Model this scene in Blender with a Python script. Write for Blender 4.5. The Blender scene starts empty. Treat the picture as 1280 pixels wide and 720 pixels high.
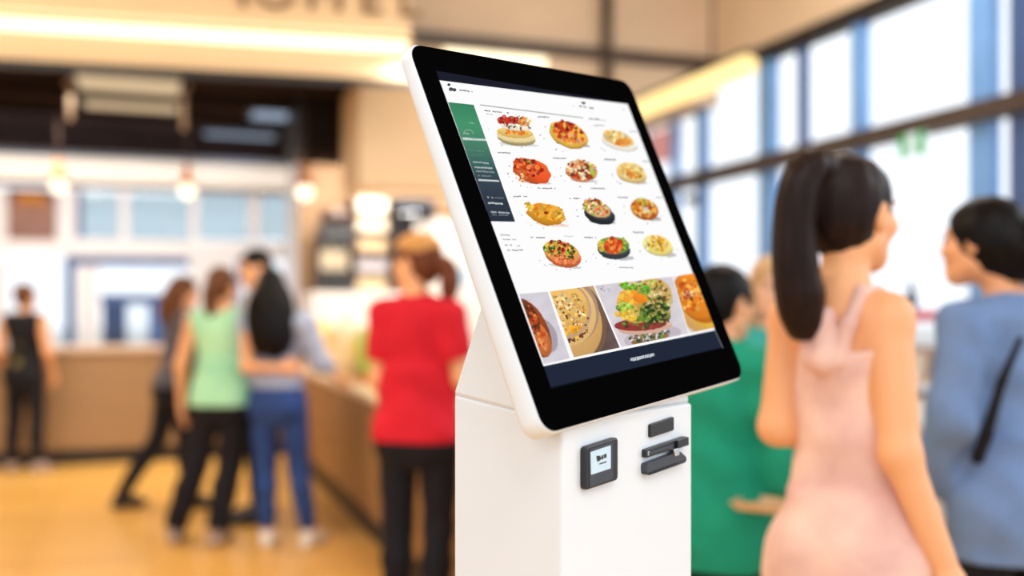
import bpy, math, random
import numpy as np
from mathutils import Vector, Matrix

# ------------------------------------------------------------------ camera and frame of reference
TH = math.radians(19.8)
SN, CS = math.sin(TH), math.cos(TH)
CAM_H, F, HY = 1.4, 1250.0, 385.0
RIGHT = Vector((CS, -SN, 0)); FWD = Vector((SN, CS, 0)); UP = Vector((0, 0, 1))
CAMP = Vector((0, 0, CAM_H))

def ray(px, py):
    return FWD + RIGHT * ((px - 640) / F) + UP * ((HY - py) / F)
def P(px, py, d):                       # point of the place seen at a pixel, at a given depth
    return CAMP + ray(px, py) * d
def on_x(px, py, X):                    # ... on the plane x = X
    r = ray(px, py); return CAMP + r * (X / r.x)
def on_y(px, py, Y):
    r = ray(px, py); return CAMP + r * (Y / r.y)
def CC(r, d, z=0):                      # camera-aligned floor coordinates -> world
    v = RIGHT * r + FWD * d; return Vector((v.x, v.y, z))

col = bpy.context.scene.collection
sc = bpy.context.scene
sc.view_settings.view_transform = 'Standard'
sc.view_settings.look = 'None'

cam = bpy.data.cameras.new('camera'); co = bpy.data.objects.new('camera', cam); col.objects.link(co)
co.location = CAMP; co.rotation_euler = (math.pi / 2, 0, -TH)
cam.sensor_width = 36; cam.lens = 36 * F / 1280; cam.shift_y = (HY - 360) / 1280
cam.clip_start = 0.05; cam.clip_end = 300
cam.dof.use_dof = True; cam.dof.focus_distance = 1.22; cam.dof.aperture_fstop = cam.lens / 1000 / 0.0245
cam.dof.aperture_blades = 0
sc.camera = co

# ------------------------------------------------------------------ materials
def lin(c):
    return tuple((x / 12.92 if x <= 0.04045 else ((x + 0.055) / 1.055) ** 2.4) for x in c)
def rgb(r, g, b):
    return lin((r / 255, g / 255, b / 255))
MATS = {}
def mat(name, c, rough=0.5, metal=0.0, noise=0.0, scale=20, emit=0.0, ecol=None, bump=0.0, stretch=None, sss=0.0, spec=0.5, sheen=0.0, c2=None):
    if name in MATS: return MATS[name]
    m = bpy.data.materials.new(name); m.use_nodes = True
    nt = m.node_tree; b = nt.nodes['Principled BSDF']
    b.inputs['Base Color'].default_value = (*c, 1); b.inputs['Roughness'].default_value = rough
    b.inputs['Metallic'].default_value = metal
    b.inputs['Specular IOR Level'].default_value = spec
    if sheen: b.inputs['Sheen Weight'].default_value = sheen
    if sss:
        b.inputs['Subsurface Weight'].default_value = sss
        b.inputs['Subsurface Radius'].default_value = (0.012, 0.005, 0.003); b.inputs['Subsurface Scale'].default_value = 1.0
    if emit:
        b.inputs['Emission Color'].default_value = (*(ecol or c), 1); b.inputs['Emission Strength'].default_value = emit
    if noise or bump:
        tc = nt.nodes.new('ShaderNodeTexCoord'); mp = nt.nodes.new('ShaderNodeMapping')
        if stretch: mp.inputs['Scale'].default_value = stretch
        n = nt.nodes.new('ShaderNodeTexNoise'); n.inputs['Scale'].default_value = scale; n.inputs['Detail'].default_value = 4
        nt.links.new(tc.outputs['Object'], mp.inputs[0]); nt.links.new(mp.outputs[0], n.inputs['Vector'])
        if noise:
            r = nt.nodes.new('ShaderNodeValToRGB')
            k2 = c2 or tuple(x * (1 - noise) for x in c)
            r.color_ramp.elements[0].position = 0.3; r.color_ramp.elements[1].position = 0.7
            r.color_ramp.elements[0].color = (*k2, 1)
            r.color_ramp.elements[1].color = (*tuple(min(1, x * (1 + noise * 0.5)) for x in c), 1)
            nt.links.new(n.outputs['Fac'], r.inputs[0]); nt.links.new(r.outputs[0], b.inputs['Base Color'])
        if bump:
            bp = nt.nodes.new('ShaderNodeBump'); bp.inputs['Strength'].default_value = bump; bp.inputs['Distance'].default_value = 0.004
            nt.links.new(n.outputs['Fac'], bp.inputs['Height']); nt.links.new(bp.outputs[0], b.inputs['Normal'])
    MATS[name] = m; return m

def glow(name, c, s):
    m = bpy.data.materials.new(name); m.use_nodes = True; nt = m.node_tree; nt.nodes.clear()
    e = nt.nodes.new('ShaderNodeEmission'); o = nt.nodes.new('ShaderNodeOutputMaterial')
    e.inputs[0].default_value = (*c, 1); e.inputs[1].default_value = s; nt.links.new(e.outputs[0], o.inputs[0]); return m

def glass(name, c, gloss=0.06):
    m = bpy.data.materials.new(name); m.use_nodes = True; nt = m.node_tree; nt.nodes.clear()
    t = nt.nodes.new('ShaderNodeBsdfTransparent'); t.inputs[0].default_value = (*c, 1)
    g = nt.nodes.new('ShaderNodeBsdfGlossy'); g.inputs['Roughness'].default_value = 0.05
    mx = nt.nodes.new('ShaderNodeMixShader'); mx.inputs[0].default_value = gloss
    o = nt.nodes.new('ShaderNodeOutputMaterial')
    nt.links.new(t.outputs[0], mx.inputs[1]); nt.links.new(g.outputs[0], mx.inputs[2]); nt.links.new(mx.outputs[0], o.inputs[0]); return m

def screen_mat(name):
    m = bpy.data.materials.new(name); m.use_nodes = True; nt = m.node_tree; nt.nodes.clear()
    a = nt.nodes.new('ShaderNodeVertexColor'); a.layer_name = 'Col'
    e = nt.nodes.new('ShaderNodeEmission'); o = nt.nodes.new('ShaderNodeOutputMaterial')
    nt.links.new(a.outputs[0], e.inputs[0]); nt.links.new(e.outputs[0], o.inputs[0]); return m

# ------------------------------------------------------------------ mesh helper
class MB:
    def __init__(s): s.v = []; s.f = []; s.m = []; s.sm = []
    def add(s, vs, fs, mi=0, smooth=False):
        o = len(s.v); s.v += [Vector(x) for x in vs]
        for f in fs: s.f.append([o + i for i in f]); s.m.append(mi); s.sm.append(smooth)
        return s
    def box(s, lo, hi, M=None, mi=0):
        vs = [Vector((x, y, z)) for z in (lo[2], hi[2]) for y in (lo[1], hi[1]) for x in (lo[0], hi[0])]
        if M is not None: vs = [M @ v for v in vs]
        return s.add(vs, [(0, 2, 3, 1), (4, 5, 7, 6), (0, 1, 5, 4), (2, 6, 7, 3), (0, 4, 6, 2), (1, 3, 7, 5)], mi)
    def prism(s, pts, vec, mi=0, smooth=False):
        n = len(pts); pts = [Vector(p) for p in pts]; vec = Vector(vec)
        vs = pts + [p + vec for p in pts]
        s.add(vs, [list(range(n))[::-1], list(range(n, 2 * n))], mi)
        o = len(s.v) - 2 * n
        for i in range(n):
            j = (i + 1) % n; s.f.append([o + i, o + j, o + n + j, o + n + i]); s.m.append(mi); s.sm.append(smooth)
        return s
    def tube(s, path, rad, n=12, cap=True, mi=0):
        path = [Vector(p) for p in path]; R = rad if isinstance(rad, (list, tuple)) else [rad] * len(path)
        rings = []
        for i, p in enumerate(path):
            t = (path[min(i + 1, len(path) - 1)] - path[max(i - 1, 0)]).normalized()
            a = Vector((0, 0, 1)) if abs(t.z) < 0.9 else Vector((1, 0, 0))
            x = t.cross(a).normalized(); y = t.cross(x)
            rings.append([p + (x * math.cos(2 * math.pi * k / n) + y * math.sin(2 * math.pi * k / n)) * R[i] for k in range(n)])
        return s.rings(rings, cap, mi)
    def rings(s, rings, cap=True, mi=0, smooth=True):
        n = len(rings[0]); vs = [v for r in rings for v in r]; fs = []
        for i in range(len(rings) - 1):
            for k in range(n):
                j = (k + 1) % n; fs.append((i * n + k, i * n + j, (i + 1) * n + j, (i + 1) * n + k))
        s.add(vs, fs, mi, smooth)
        if cap:
            o = len(s.v) - len(vs); s.f.append([o + k for k in range(n)][::-1]); s.m.append(mi); s.sm.append(False)
            o2 = o + (len(rings) - 1) * n; s.f.append([o2 + k for k in range(n)]); s.m.append(mi); s.sm.append(False)
        return s
    def lathe(s, prof, c, n=24, axis=None, mi=0):
        c = Vector(c); rings = []
        for (r, h) in prof:
            ring = []
            for k in range(n):
                a = 2 * math.pi * k / n; p = Vector((r * math.cos(a), r * math.sin(a), h))
                if axis is not None: p = axis @ p
                ring.append(c + p)
            rings.append(ring)
        return s.rings(rings, True, mi)
    def build(s, name, mats, parent=None, bevel=0.0, seg=2, inv=None):
        me = bpy.data.meshes.new(name)
        if inv is None and parent is not None: inv = ROOTINV.get(parent.name)
        vs = [inv @ v for v in s.v] if inv is not None else s.v
        me.from_pydata([tuple(v) for v in vs], [], s.f)
        for m in (mats if isinstance(mats, (list, tuple)) else [mats]): me.materials.append(m)
        me.polygons.foreach_set('material_index', s.m); me.polygons.foreach_set('use_smooth', s.sm)
        me.update()
        import bmesh
        bm = bmesh.new(); bm.from_mesh(me); bmesh.ops.recalc_face_normals(bm, faces=bm.faces); bm.to_mesh(me); bm.free()
        o = bpy.data.objects.new(name, me); col.objects.link(o)
        if parent is not None: o.parent = parent
        if parent is not None and inv is not None: ROOTINV[o.name] = inv
        if bevel:
            b = o.modifiers.new('bevel', 'BEVEL'); b.width = bevel; b.segments = seg; b.limit_method = 'ANGLE'; b.angle_limit = math.radians(40)
            b.harden_normals = False
        return o
ROOTINV = {}
def tag(o, label=None, cat=None, group=None, kind=None):
    if label: o['label'] = label
    if cat: o['category'] = cat
    if group: o['group'] = group
    if kind: o['kind'] = kind
    return o
def root(name, loc, label, cat, group=None, M=None):
    o = bpy.data.objects.new(name, None); col.objects.link(o); o.empty_display_size = 0.1
    M = M or Matrix.Translation(Vector(loc))
    o.matrix_world = M; ROOTINV[o.name] = M.inverted()
    return tag(o, label, cat, group)
def basemesh(o, loc):                    # give a one-mesh thing an origin at its base
    loc = Vector(loc); o.data.transform(Matrix.Translation(-loc)); o.location = loc; ROOTINV[o.name] = Matrix.Translation(-loc); return o
def copy_tree(o, parent=None):
    c = o.copy(); col.objects.link(c)
    if parent is not None: c.parent = parent
    for ch in list(o.children): copy_tree(ch, c)
    return c
def rrect(x0, y0, x1, y1, r, n=6):
    pts = []
    for (cx, cy, a0) in ((x1 - r, y1 - r, 0), (x0 + r, y1 - r, 90), (x0 + r, y0 + r, 180), (x1 - r, y0 + r, 270)):
        for k in range(n + 1):
            a = math.radians(a0 + 90 * k / n); pts.append((cx + r * math.cos(a), cy + r * math.sin(a)))
    return pts
# ================================================================== SELF-ORDER KIOSK
white_pl = mat('kiosk_white', (0.74, 0.81, 0.88), rough=0.35, noise=0.02, scale=6)
white_rim = mat('kiosk_shell_white', (0.74, 0.81, 0.88), rough=0.3, noise=0.02, scale=6)
seam_m = mat('kiosk_seam', (0.62, 0.63, 0.65), rough=0.6)
blackgl = mat('bezel_black', (0.0015, 0.0015, 0.0018), rough=0.8, spec=0.0, noise=0.2, scale=8)
slate = mat('device_slate', rgb(52, 60, 72), rough=0.45, noise=0.12, scale=60)
slate_d = mat('device_dark', rgb(24, 27, 34), rough=0.4, noise=0.1, scale=60)
chrome = mat('device_chrome', (0.7, 0.72, 0.75), rough=0.2, metal=1.0)
lcd_m = mat('reader_lcd', rgb(178, 200, 214), rough=0.3, emit=0.35, ecol=rgb(178, 200, 214), noise=0.05, scale=10)
scr = screen_mat('menu_display')

kO = CC(0.0504 * 1.12, 1.12)
EX = (RIGHT * 0.637 + FWD * 0.771).normalized(); EY = (RIGHT * -0.771 + FWD * 0.637).normalized()
KW, KD = 0.2913, 0.166
def K(x, y, z): return Vector((kO.x, kO.y, 0)) + EX * x + EY * y + UP * z
kc = K(KW / 2, KD / 2, 0)
KM = Matrix((( EX.x, EY.x, 0, kc.x), (EX.y, EY.y, 0, kc.y), (0, 0, 1, 0), (0, 0, 0, 1)))
kiosk = root('self_order_kiosk', kc, 'white floor-standing self-order kiosk with a tilted black-framed food menu touchscreen', 'kiosk', M=KM)

m = MB()
m.prism([K(0, 0, 0.03), K(0, KD, 0.03), K(0, KD, 1.2935), K(0, 0.0, 1.272)], EX * KW)
m.build('body', white_pl, kiosk, bevel=0.004, seg=3)
m = MB(); m.prism([K(0.012, 0.012, 0), K(0.012, KD - 0.012, 0), K(0.012, KD - 0.012, 0.031), K(0.012, 0.012, 0.031)], EX * (KW - 0.024))
m.build('plinth', slate_d, kiosk)
m = MB(); m.prism([K(0.0015, 0.006, 1.268), K(0.0015, KD - 0.0015, 1.290), K(0.0015, KD - 0.0015, 1.299), K(0.0015, 0.006, 1.277)], EX * (KW - 0.003))
m.build('body_seam', seam_m, kiosk)
m = MB()
m.prism([K(0, y, z) for (y, z) in ((0.004, 1.2735), (0.008, 1.298), (0.05, 1.39), (0.085, 1.472), (0.0955, 1.465), (0.1204, 1.405), (KD, 1.2955))], EX * KW)
m.build('neck', white_pl, kiosk, bevel=0.003, seg=3)

# ---- head
HU = RIGHT * 0.63483824 + UP * 0.07934752 + FWD * 0.76855994
HV = RIGHT * -0.32905199 + UP * 0.92776237 + FWD * 0.17601639
HN = HU.cross(HV).normalized()
HC = CAMP + RIGHT * 0.10709623 + UP * 0.1046807 + FWD * 1.3
HW, HH = 0.4723 / 2, 0.47997 / 2
def Hd(x, y, z=0.0): return HC + HU * x + HV * y + HN * z
def px_head(px, py):
    r = ray(px, py); t = (HC - CAMP).dot(HN) / r.dot(HN); q = CAMP + r * t - HC
    return q.dot(HU), q.dot(HV)
def tk(y): return 0.036 + (0.023 - 0.036) * (y + HH) / (2 * HH)
RC = 0.021
def outline(ins, r, zf):
    return [Hd(x, y, zf(y)) for (x, y) in rrect(-HW + ins, -HH + ins, HW - ins, HH - ins, r, 8)]
m = MB()
rs = [outline(0.0012, RC, lambda y: -0.0015), outline(-0.0008, RC + 0.001, lambda y: -0.003), outline(-0.0008, RC + 0.001, lambda y: -tk(y) * 0.72)]
for k in range(1, 7):
    a = k / 6 * math.pi / 2; rr = 0.011
    rs.append(outline(-0.0008 + rr * (1 - math.cos(a)), RC, lambda y, a=a: -tk(y) * 0.72 - (tk(y) * 0.28) * math.sin(a)))
m.rings(rs, True)
m.build('head_shell', white_rim, kiosk)
m = MB()
m.rings([outline(0.0012, RC, lambda y: -0.0016), outline(0.0012, RC, lambda y: -0.0002), outline(0.0022, RC - 0.001, lambda y: 0.0004)], True, smooth=False)
m.build('bezel', blackgl, kiosk)

# ---- display: flat panels lit from within, on the bezel's face
def flat(name, quads, z, parent, grid=None):
    """quads: list of (pixel polygon, sRGB colour)"""
    vs, fs, cs = [], [], []
    for (pts, c) in quads:
        o = len(vs); vs += [Hd(*px_head(*p), z) for p in pts]; fs.append(list(range(o, o + len(pts)))[::-1]); cs += [c] * len(pts)
    return colmesh(name, vs, fs, np.array(cs), parent)
def colmesh(name, vs, fs, cs, parent):
    inv = ROOTINV[parent.name]
    me = bpy.data.meshes.new(name); me.from_pydata([tuple(inv @ v) for v in vs], [], fs)
    at = me.color_attributes.new('Col', 'FLOAT_COLOR', 'POINT')
    cs = np.clip(np.asarray(cs, float) / 255.0, 0, 1)
    l = np.where(cs <= 0.04045, cs / 12.92, ((cs + 0.055) / 1.055) ** 2.4)
    at.data.foreach_set('color', np.concatenate([l, np.ones((len(l), 1))], 1).astype(np.float32).ravel())
    me.materials.append(scr)
    o = bpy.data.objects.new(name, me); col.objects.link(o); o.parent = parent; ROOTINV[o.name] = inv
    return o
WHT = (253, 253, 253)
scrn = flat('screen', [([(549, 100.7), (784, 130.3), (893.2, 413), (679, 458)], WHT)], 0.0006, kiosk)
# title strip above and ordering strip below
flat('title_strip', [([(544.3, 88.7), (784, 129.8), (784, 130.3), (549, 100.7)], (30, 31, 44))], 0.0007, scrn)
flat('order_strip', [([(679, 458), (893.2, 413), (903, 434.8), (688.5, 486)], (33, 41, 58)),], 0.0007, scrn)
flat('order_strip_edge', [([(892.4, 413), (893.4, 413), (903.4, 435), (902.4, 435)], (120, 124, 130)), ([(688, 484.4), (903, 434.2), (903.2, 434.9), (688.4, 485.8)], (15, 17, 22))], 0.0008, scrn)
# side panel: green above, slate below
def lerp2(a, b, t): return (a[0] + (b[0] - a[0]) * t, a[1] + (b[1] - a[1]) * t)
pl, pr = [(559.5, 128.0), (613, 277)], [(591.5, 131.3), (643.5, 277.5)]
stops = [(0, (60, 132, 98)), (0.18, (72, 150, 108)), (0.36, (74, 128, 104)), (0.5, (62, 104, 98)), (0.62, (56, 76, 84)), (0.75, (54, 64, 76)), (1, (44, 52, 66))]
vs, fs, cs = [], [], []
NS = 24
for i in range(NS + 1):
    t = i / NS
    c = [np.interp(t, [s[0] for s in stops], [s[1][k] for s in stops]) for k in range(3)]
    for p in (lerp2(*pl, t), lerp2(*pr, t)): vs.append(Hd(*px_head(*p), 0.0007)); cs.append(c)
    if i: fs.append([2 * i - 2, 2 * i, 2 * i + 1, 2 * i - 1])
side = colmesh('side_panel', vs, fs, cs, scrn)

rnd = random.Random(5)
def dashes(x0, y0, x1, y1, h, c, dens=0.93, lx=(1.2, 2.6), jit=0.35):
    """a row of tiny letter marks running from (x0,y0) to (x1,y1), h pixels tall"""
    out = []; L = math.hypot(x1 - x0, y1 - y0); ux, uy = (x1 - x0) / L, (y1 - y0) / L; t = 0
    sx, sy = 0.36 * h, h
    while t < L:
        w = rnd.uniform(*lx)
        if rnd.random() < dens:
            a = (x0 + ux * t, y0 + uy * t + rnd.uniform(-jit, jit)); b = (x0 + ux * min(L, t + w), y0 + uy * min(L, t + w) + rnd.uniform(-jit, jit))
            k = rnd.uniform(0.75, 1.0)
            out.append(([a, b, (b[0] + sx * k, b[1] + sy * k), (a[0] + sx * k, a[1] + sy * k)], c))
        t += w + rnd.uniform(0.15, 0.7)
    return out
def dot(cx, cy, r, c, n=10, ry=None):
    return ([(cx + r * math.cos(2 * math.pi * k / n), cy + (ry or r) * math.sin(2 * math.pi * k / n)) for k in range(n)], c)
T = []
DK, GR, LG = (40, 42, 46), (120, 122, 126), (168, 170, 174)
T += [dot(560.3, 106.5, 2.0, DK, ry=1.7), dot(562.8, 112.2, 2.6, DK, ry=2.5), dot(567.2, 112.9, 2.4, DK, ry=2.2), dot(562.9, 112.4, 0.8, WHT), dot(567.2, 112.8, 0.7, WHT)]
flat('menu_logo', T, 0.0012, scrn); T = []
T += dashes(573, 112.0, 589.5, 114.6, 1.9, (90, 92, 96))
flat('logo_name', T, 0.0012, scrn); T = []
T += [([(725.2, 127.3), (731.6, 128.4), (730.2, 131.2), (727.2, 130.6)], (70, 76, 72))]
flat('basket_icon', T, 0.0012, scrn); T = []
flat('basket_label', dashes(723, 132.2, 741, 135.2, 2.2, (88, 90, 92)), 0.0012, scrn)
flat('back_arrow', dashes(715.5, 132.4, 716.6, 132.6, 1.8, LG, 1), 0.0012, scrn)
T += dashes(777.5, 137, 778.8, 137.2, 1.6, GR, 1)
flat('menu_dot', T, 0.0012, scrn); T = []
T += [([(599, 131.0), (728, 147.2), (728.5, 148.6), (599.6, 132.5)], (172, 176, 172)), ([(735, 148.4), (757, 151.0), (757.4, 152.0), (735.4, 149.6)], (196, 198, 196))]
T += dashes(604.5, 138.0, 629, 140.5, 1.7, (128, 130, 130)) + dashes(632.5, 140.6, 635.5, 141.0, 1.8, (96, 96, 96)) + dashes(607, 142.4, 615, 143.4, 1.2, LG)
for (x, y, w, c) in ((671, 146, 14, GR), (735, 148.3, 13, GR), (741, 156.5, 14, LG), (621, 190.5, 16, GR), (690, 197.5, 17, GR), (754, 199, 15, GR),
                     (671, 235, 22, (110, 112, 114)), (737, 235.2, 18, GR), (641, 245.3, 19, (112, 114, 116)), (711, 247.6, 13, GR), (771, 246.3, 13, GR),
                     (662, 296.4, 18, (112, 114, 116)), (729, 296.4, 15, GR), (790, 290, 14, GR), (773, 334, 19, (150, 152, 158)), (786, 164, 12, LG), (802, 201.5, 9, LG), (819, 246.5, 8, LG),
                     (704, 295, 12, (205, 206, 208)), (624, 293.5, 12, LG), (627, 299, 17, LG), (630, 306, 10, GR), (633, 312.5, 14, GR), (645, 307, 4, LG), (648, 312, 5, GR)):
    flat('menu_caption', dashes(x, y, x + w, y + w * 0.02, 1.7, c), 0.0012, scrn)
flat('menu_heading', T, 0.0012, scrn); T = []
for i in range(70):                                        # crumbs and pepper specks around the dishes
    cx, cy, rx, ry = rnd.choice([(643, 163, 33, 22), (709, 168, 31, 22), (772, 175, 28, 17), (664, 215, 30, 20), (727, 214, 28, 20), (789, 216, 25, 17), (682, 267, 31, 19), (747, 265, 27, 20), (804, 261, 25, 19), (703, 316, 33, 22), (766, 309, 28, 22), (822, 307, 25, 18)])
    a = rnd.uniform(0.3, 3.6); T.append(dot(cx + rx * math.cos(a), cy + ry * math.sin(a), rnd.uniform(0.5, 1.1), rnd.choice([(140, 140, 146), (180, 180, 186), (206, 202, 206)]), 6))
flat('menu_specks', T, 0.0012, scrn)['kind'] = 'stuff'
T = []
GL, WL = (150, 178, 160), (214, 224, 220)
T += [([(585.5, 153.2), (591, 154.2), (591.4, 155.6), (586, 154.6)], GL)]
for k in range(9):                                         # arc of the little drawing on the green panel
    a0, a1 = math.radians(180 + 20 * k), math.radians(180 + 20 * (k + 1))
    f = lambda a, r: (584.5 + r * math.cos(a), 168.5 + r * 0.9 * math.sin(a))
    T.append(([f(a0, 6.8), f(a1, 6.8), f(a1, 5.8), f(a0, 5.8)], GL))
T += dashes(578.5, 166, 585, 166.6, 2.6, GL) + dashes(577, 172.2, 606.5, 174.2, 3.0, WL, 0.97, (1.5, 3.2)) + [([(577.5, 174.4), (607, 175.6), (607.6, 176.8), (578, 175.6)], (190, 206, 200))]
T += dashes(585, 188, 604, 189, 1.5, (98, 142, 122)) + dashes(587, 193.5, 604, 194.3, 1.3, (88, 128, 116))
T += dashes(590, 202.2, 610, 203.6, 2.2, (170, 182, 184)) + dashes(592, 208.5, 614.5, 209.8, 2.2, (186, 194, 196)) + dashes(594, 213.6, 617, 215.2, 1.9, (146, 158, 162)) + dashes(596.5, 219.4, 613, 220.2, 1.8, (128, 138, 146))
T += [([(596.5, 224.4), (622.5, 225.8), (623.4, 227.8), (597.4, 226.6)], (206, 210, 212))]
T += dashes(606, 246, 615, 246.6, 1.9, (200, 204, 206)) + dashes(617, 246.8, 629, 247.6, 1.5, (120, 126, 138)) + dashes(609, 253.2, 627.5, 254.4, 2.2, (214, 218, 220), 0.95) + dashes(612.5, 264.4, 636, 265.8, 2.4, (176, 182, 188), 0.95) + dashes(614, 268.4, 634, 269.2, 1.3, (128, 136, 144))
flat('panel_text', T, 0.0012, scrn)
T = dashes(787, 448.2, 817, 441.6, 4.6, (196, 202, 208), 0.95, (1.6, 3.4), 0.2)
T = [([a, b, (c[0] - 1.0, c[1]), (d[0] - 1.0, d[1])], k) for ([a, b, c, d], k) in T]
flat('order_text', T, 0.0012, scrn)

# ---- the pictures of food, painted dab by dab into colours on a fine mesh
def paint(PX, PY, layers, seed):
    R = np.random.RandomState(seed)
    C = np.zeros(PX.shape + (3,)); A = np.zeros(PX.shape, bool)
    def ell(cx, cy, rx, ry, ang, c, grad=0.0, jag=0.0):
        a = math.radians(ang); dx, dy = PX - cx, PY - cy
        u = (dx * math.cos(a) + dy * math.sin(a)) / rx; v = (-dx * math.sin(a) + dy * math.cos(a)) / ry
        rr = u * u + v * v
        if jag:
            th = np.arctan2(v, u); rr = rr * (1 + jag * (np.sin(th * 5 + cx) + np.sin(th * 9 + cy)))
        k = rr < 1
        cc = np.array(c, float)[None, :] * (1 - grad * (np.clip(v[k], -1, 1)[:, None] * 0.5 + 0.5 * rr[k][:, None] * (v[k][:, None] > 0)))
        C[k] = cc; A[k] = True
    for L in layers:
        if L[0] == 'e': ell(*L[1:])
        elif L[0] == 'bg':
            C[:] = L[1]; A[:] = True
            if len(L) > 2: C[:] += (np.sin(PX * 0.21 + PY * 0.13) * np.sin(PY * 0.17))[..., None] * L[2]
        elif L[0] == 's':
            _, cx, cy, rx, ry, ang, n, lo, hi, cols = L
            a = math.radians(ang)
            for i in range(n):
                q = R.uniform(0, 2 * math.pi); w = math.sqrt(R.uniform()); x, y = rx * w * math.cos(q), ry * w * math.sin(q)
                c = np.array(cols[R.randint(len(cols))], float) * R.uniform(0.82, 1.12)
                r = R.uniform(lo, hi)
                ell(cx + x * math.cos(a) - y * math.sin(a), cy + x * math.sin(a) + y * math.cos(a), r, r * R.uniform(0.5, 1), R.uniform(0, 180), np.clip(c, 0, 255))
    return C, A
def picture(name, quad, nx, ny, layers, seed, z, label=None):
    s, t = np.meshgrid(np.linspace(0, 1, nx), np.linspace(0, 1, ny))
    q = np.array(quad, float)
    PX = (1 - s) * (1 - t) * q[0, 0] + s * (1 - t) * q[1, 0] + s * t * q[2, 0] + (1 - s) * t * q[3, 0]
    PY = (1 - s) * (1 - t) * q[0, 1] + s * (1 - t) * q[1, 1] + s * t * q[2, 1] + (1 - s) * t * q[3, 1]
    C, A = paint(PX, PY, layers, seed)
    idx = -np.ones((ny, nx), int); vs = []; cs = []; fs = []
    use = np.zeros((ny, nx), bool); F4 = A[:-1, :-1] & A[1:, :-1] & A[:-1, 1:] & A[1:, 1:]
    use[:-1, :-1] |= F4; use[1:, :-1] |= F4; use[:-1, 1:] |= F4; use[1:, 1:] |= F4
    for j in range(ny):
        for i in range(nx):
            if use[j, i]:
                idx[j, i] = len(vs); vs.append(Hd(*px_head(PX[j, i], PY[j, i]), z)); cs.append(C[j, i])
    for j in range(ny - 1):
        for i in range(nx - 1):
            if F4[j, i]: fs.append([idx[j, i], idx[j + 1, i], idx[j + 1, i + 1], idx[j, i + 1]])
    o = colmesh(name, vs, fs, cs, scrn)
    if label: o['label'] = label
    return o
RED, DRED, ORG, YEL, CRM, BRN, GRN, DGR, WH, CHAR, LIM = (206, 60, 42), (150, 34, 30), (232, 122, 48), (240, 186, 70), (248, 226, 168), (122, 66, 34), (104, 140, 54), (54, 84, 40), (246, 240, 226), (52, 56, 62), (170, 200, 70)
SH = (226, 224, 226)
D = []
D.append(((643, 163), 'sandwich', [('e', 648, 181, 26, 3, 4, SH), ('e', 645, 174, 24.5, 8.5, 6, (206, 188, 130), .3), ('e', 644, 170, 24.5, 8.5, 6, CRM, .1), ('e', 643, 166, 23, 7, 5, (240, 200, 110), .15), ('s', 644, 165, 15, 4, 5, 26, 1.5, 3, [ORG, YEL, (226, 140, 60)]),
    ('e', 642, 155, 19, 8, 6, (214, 150, 120), .1), ('e', 641, 151, 15, 5, 4, (190, 60, 46)), ('e', 644, 159, 20, 4.6, 6, WH, .1), ('s', 646, 159, 19, 3.2, 8, 34, .8, 2.2, [(120, 100, 84), CRM, WH, (84, 62, 50)]), ('s', 636, 151, 15, 4.5, 4, 40, 1.4, 3.4, [RED, DRED, (190, 70, 60), (222, 110, 90)]), ('s', 656, 153, 8, 5, 25, 22, 1.5, 3.2, [(240, 190, 110), CRM, ORG]), ('s', 645, 146, 9, 2, 10, 9, .7, 1.4, [DRED, (120, 70, 60)])]))
D.append(((709, 168), 'topped flatbread', [('e', 716, 181, 22, 3, 6, (176, 168, 160)), ('e', 710, 169, 26, 16, 24, (222, 168, 84), .25, .03), ('e', 709, 168, 24, 14.5, 24, YEL, .1, .03), ('s', 710, 165, 20, 11.5, 24, 90, 1.4, 3.6, [RED, DRED, (196, 74, 38), (216, 92, 44)]), ('s', 713, 174, 13, 6, 18, 26, 1.2, 3, [CRM, YEL, ORG, (230, 160, 120)]), ('s', 689, 159, 2, 3, 0, 5, 1, 2, [LIM, GRN])]))
D.append(((772, 175), 'plate of rice', [('e', 774, 180, 23.5, 9, 14, (214, 210, 200), .05), ('e', 773, 178, 22.5, 9.5, 16, (252, 246, 230), .1), ('e', 772, 173, 20.5, 9, 18, (244, 206, 124), .15, .04), ('s', 772, 173, 17.5, 7, 18, 60, 1.2, 3, [(244, 196, 104), CRM, (236, 172, 84)]), ('s', 776, 178, 10, 4, 12, 18, 1.5, 3, [ORG, (230, 150, 60)])]))
D.append(((664, 214), 'baked dish', [('e', 668, 228, 22, 3, 5, (220, 214, 212)), ('e', 664, 214, 25, 15, 18, (226, 96, 44), .2, .05), ('e', 674, 221, 13, 8, 25, (238, 90, 44), .1), ('s', 660, 210, 19, 9.5, 18, 90, 1.2, 3.4, [RED, ORG, (236, 130, 80), DRED, (226, 84, 40)]), ('s', 650, 222, 8, 5, 30, 14, 1.2, 2.4, [(244, 190, 140), ORG]), ('s', 656, 201, 14, 3, 8, 14, .8, 1.8, [BRN, DRED, GRN])]))
D.append(((726, 214), 'salad', [('e', 729, 226, 18, 3, 4, (214, 212, 212)), ('e', 726, 214, 20.5, 14, 8, (226, 150, 100), .15, .04), ('s', 726, 213, 19, 12.5, 8, 130, 1.1, 3, [RED, DRED, CRM, (232, 170, 120), (196, 84, 50), (236, 214, 180), (120, 60, 40)]), ('s', 740, 212, 4, 9, 0, 14, 1, 2.2, [LIM, GRN, YEL])]))
D.append(((788, 216), 'rice bowl', [('e', 791, 226, 18, 4, 10, (206, 204, 196)), ('e', 789, 219, 19.5, 10.5, 12, (238, 206, 130), .25), ('e', 788, 215, 19, 11.5, 14, (246, 216, 140), .1), ('s', 788, 214, 17, 9, 14, 80, 1.1, 2.6, [(244, 200, 110), CRM, (232, 168, 70), (250, 226, 150)]), ('s', 790, 219, 11, 4, 12, 18, 1.2, 2.6, [(206, 150, 50), ORG, (190, 130, 50)])]))
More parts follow.
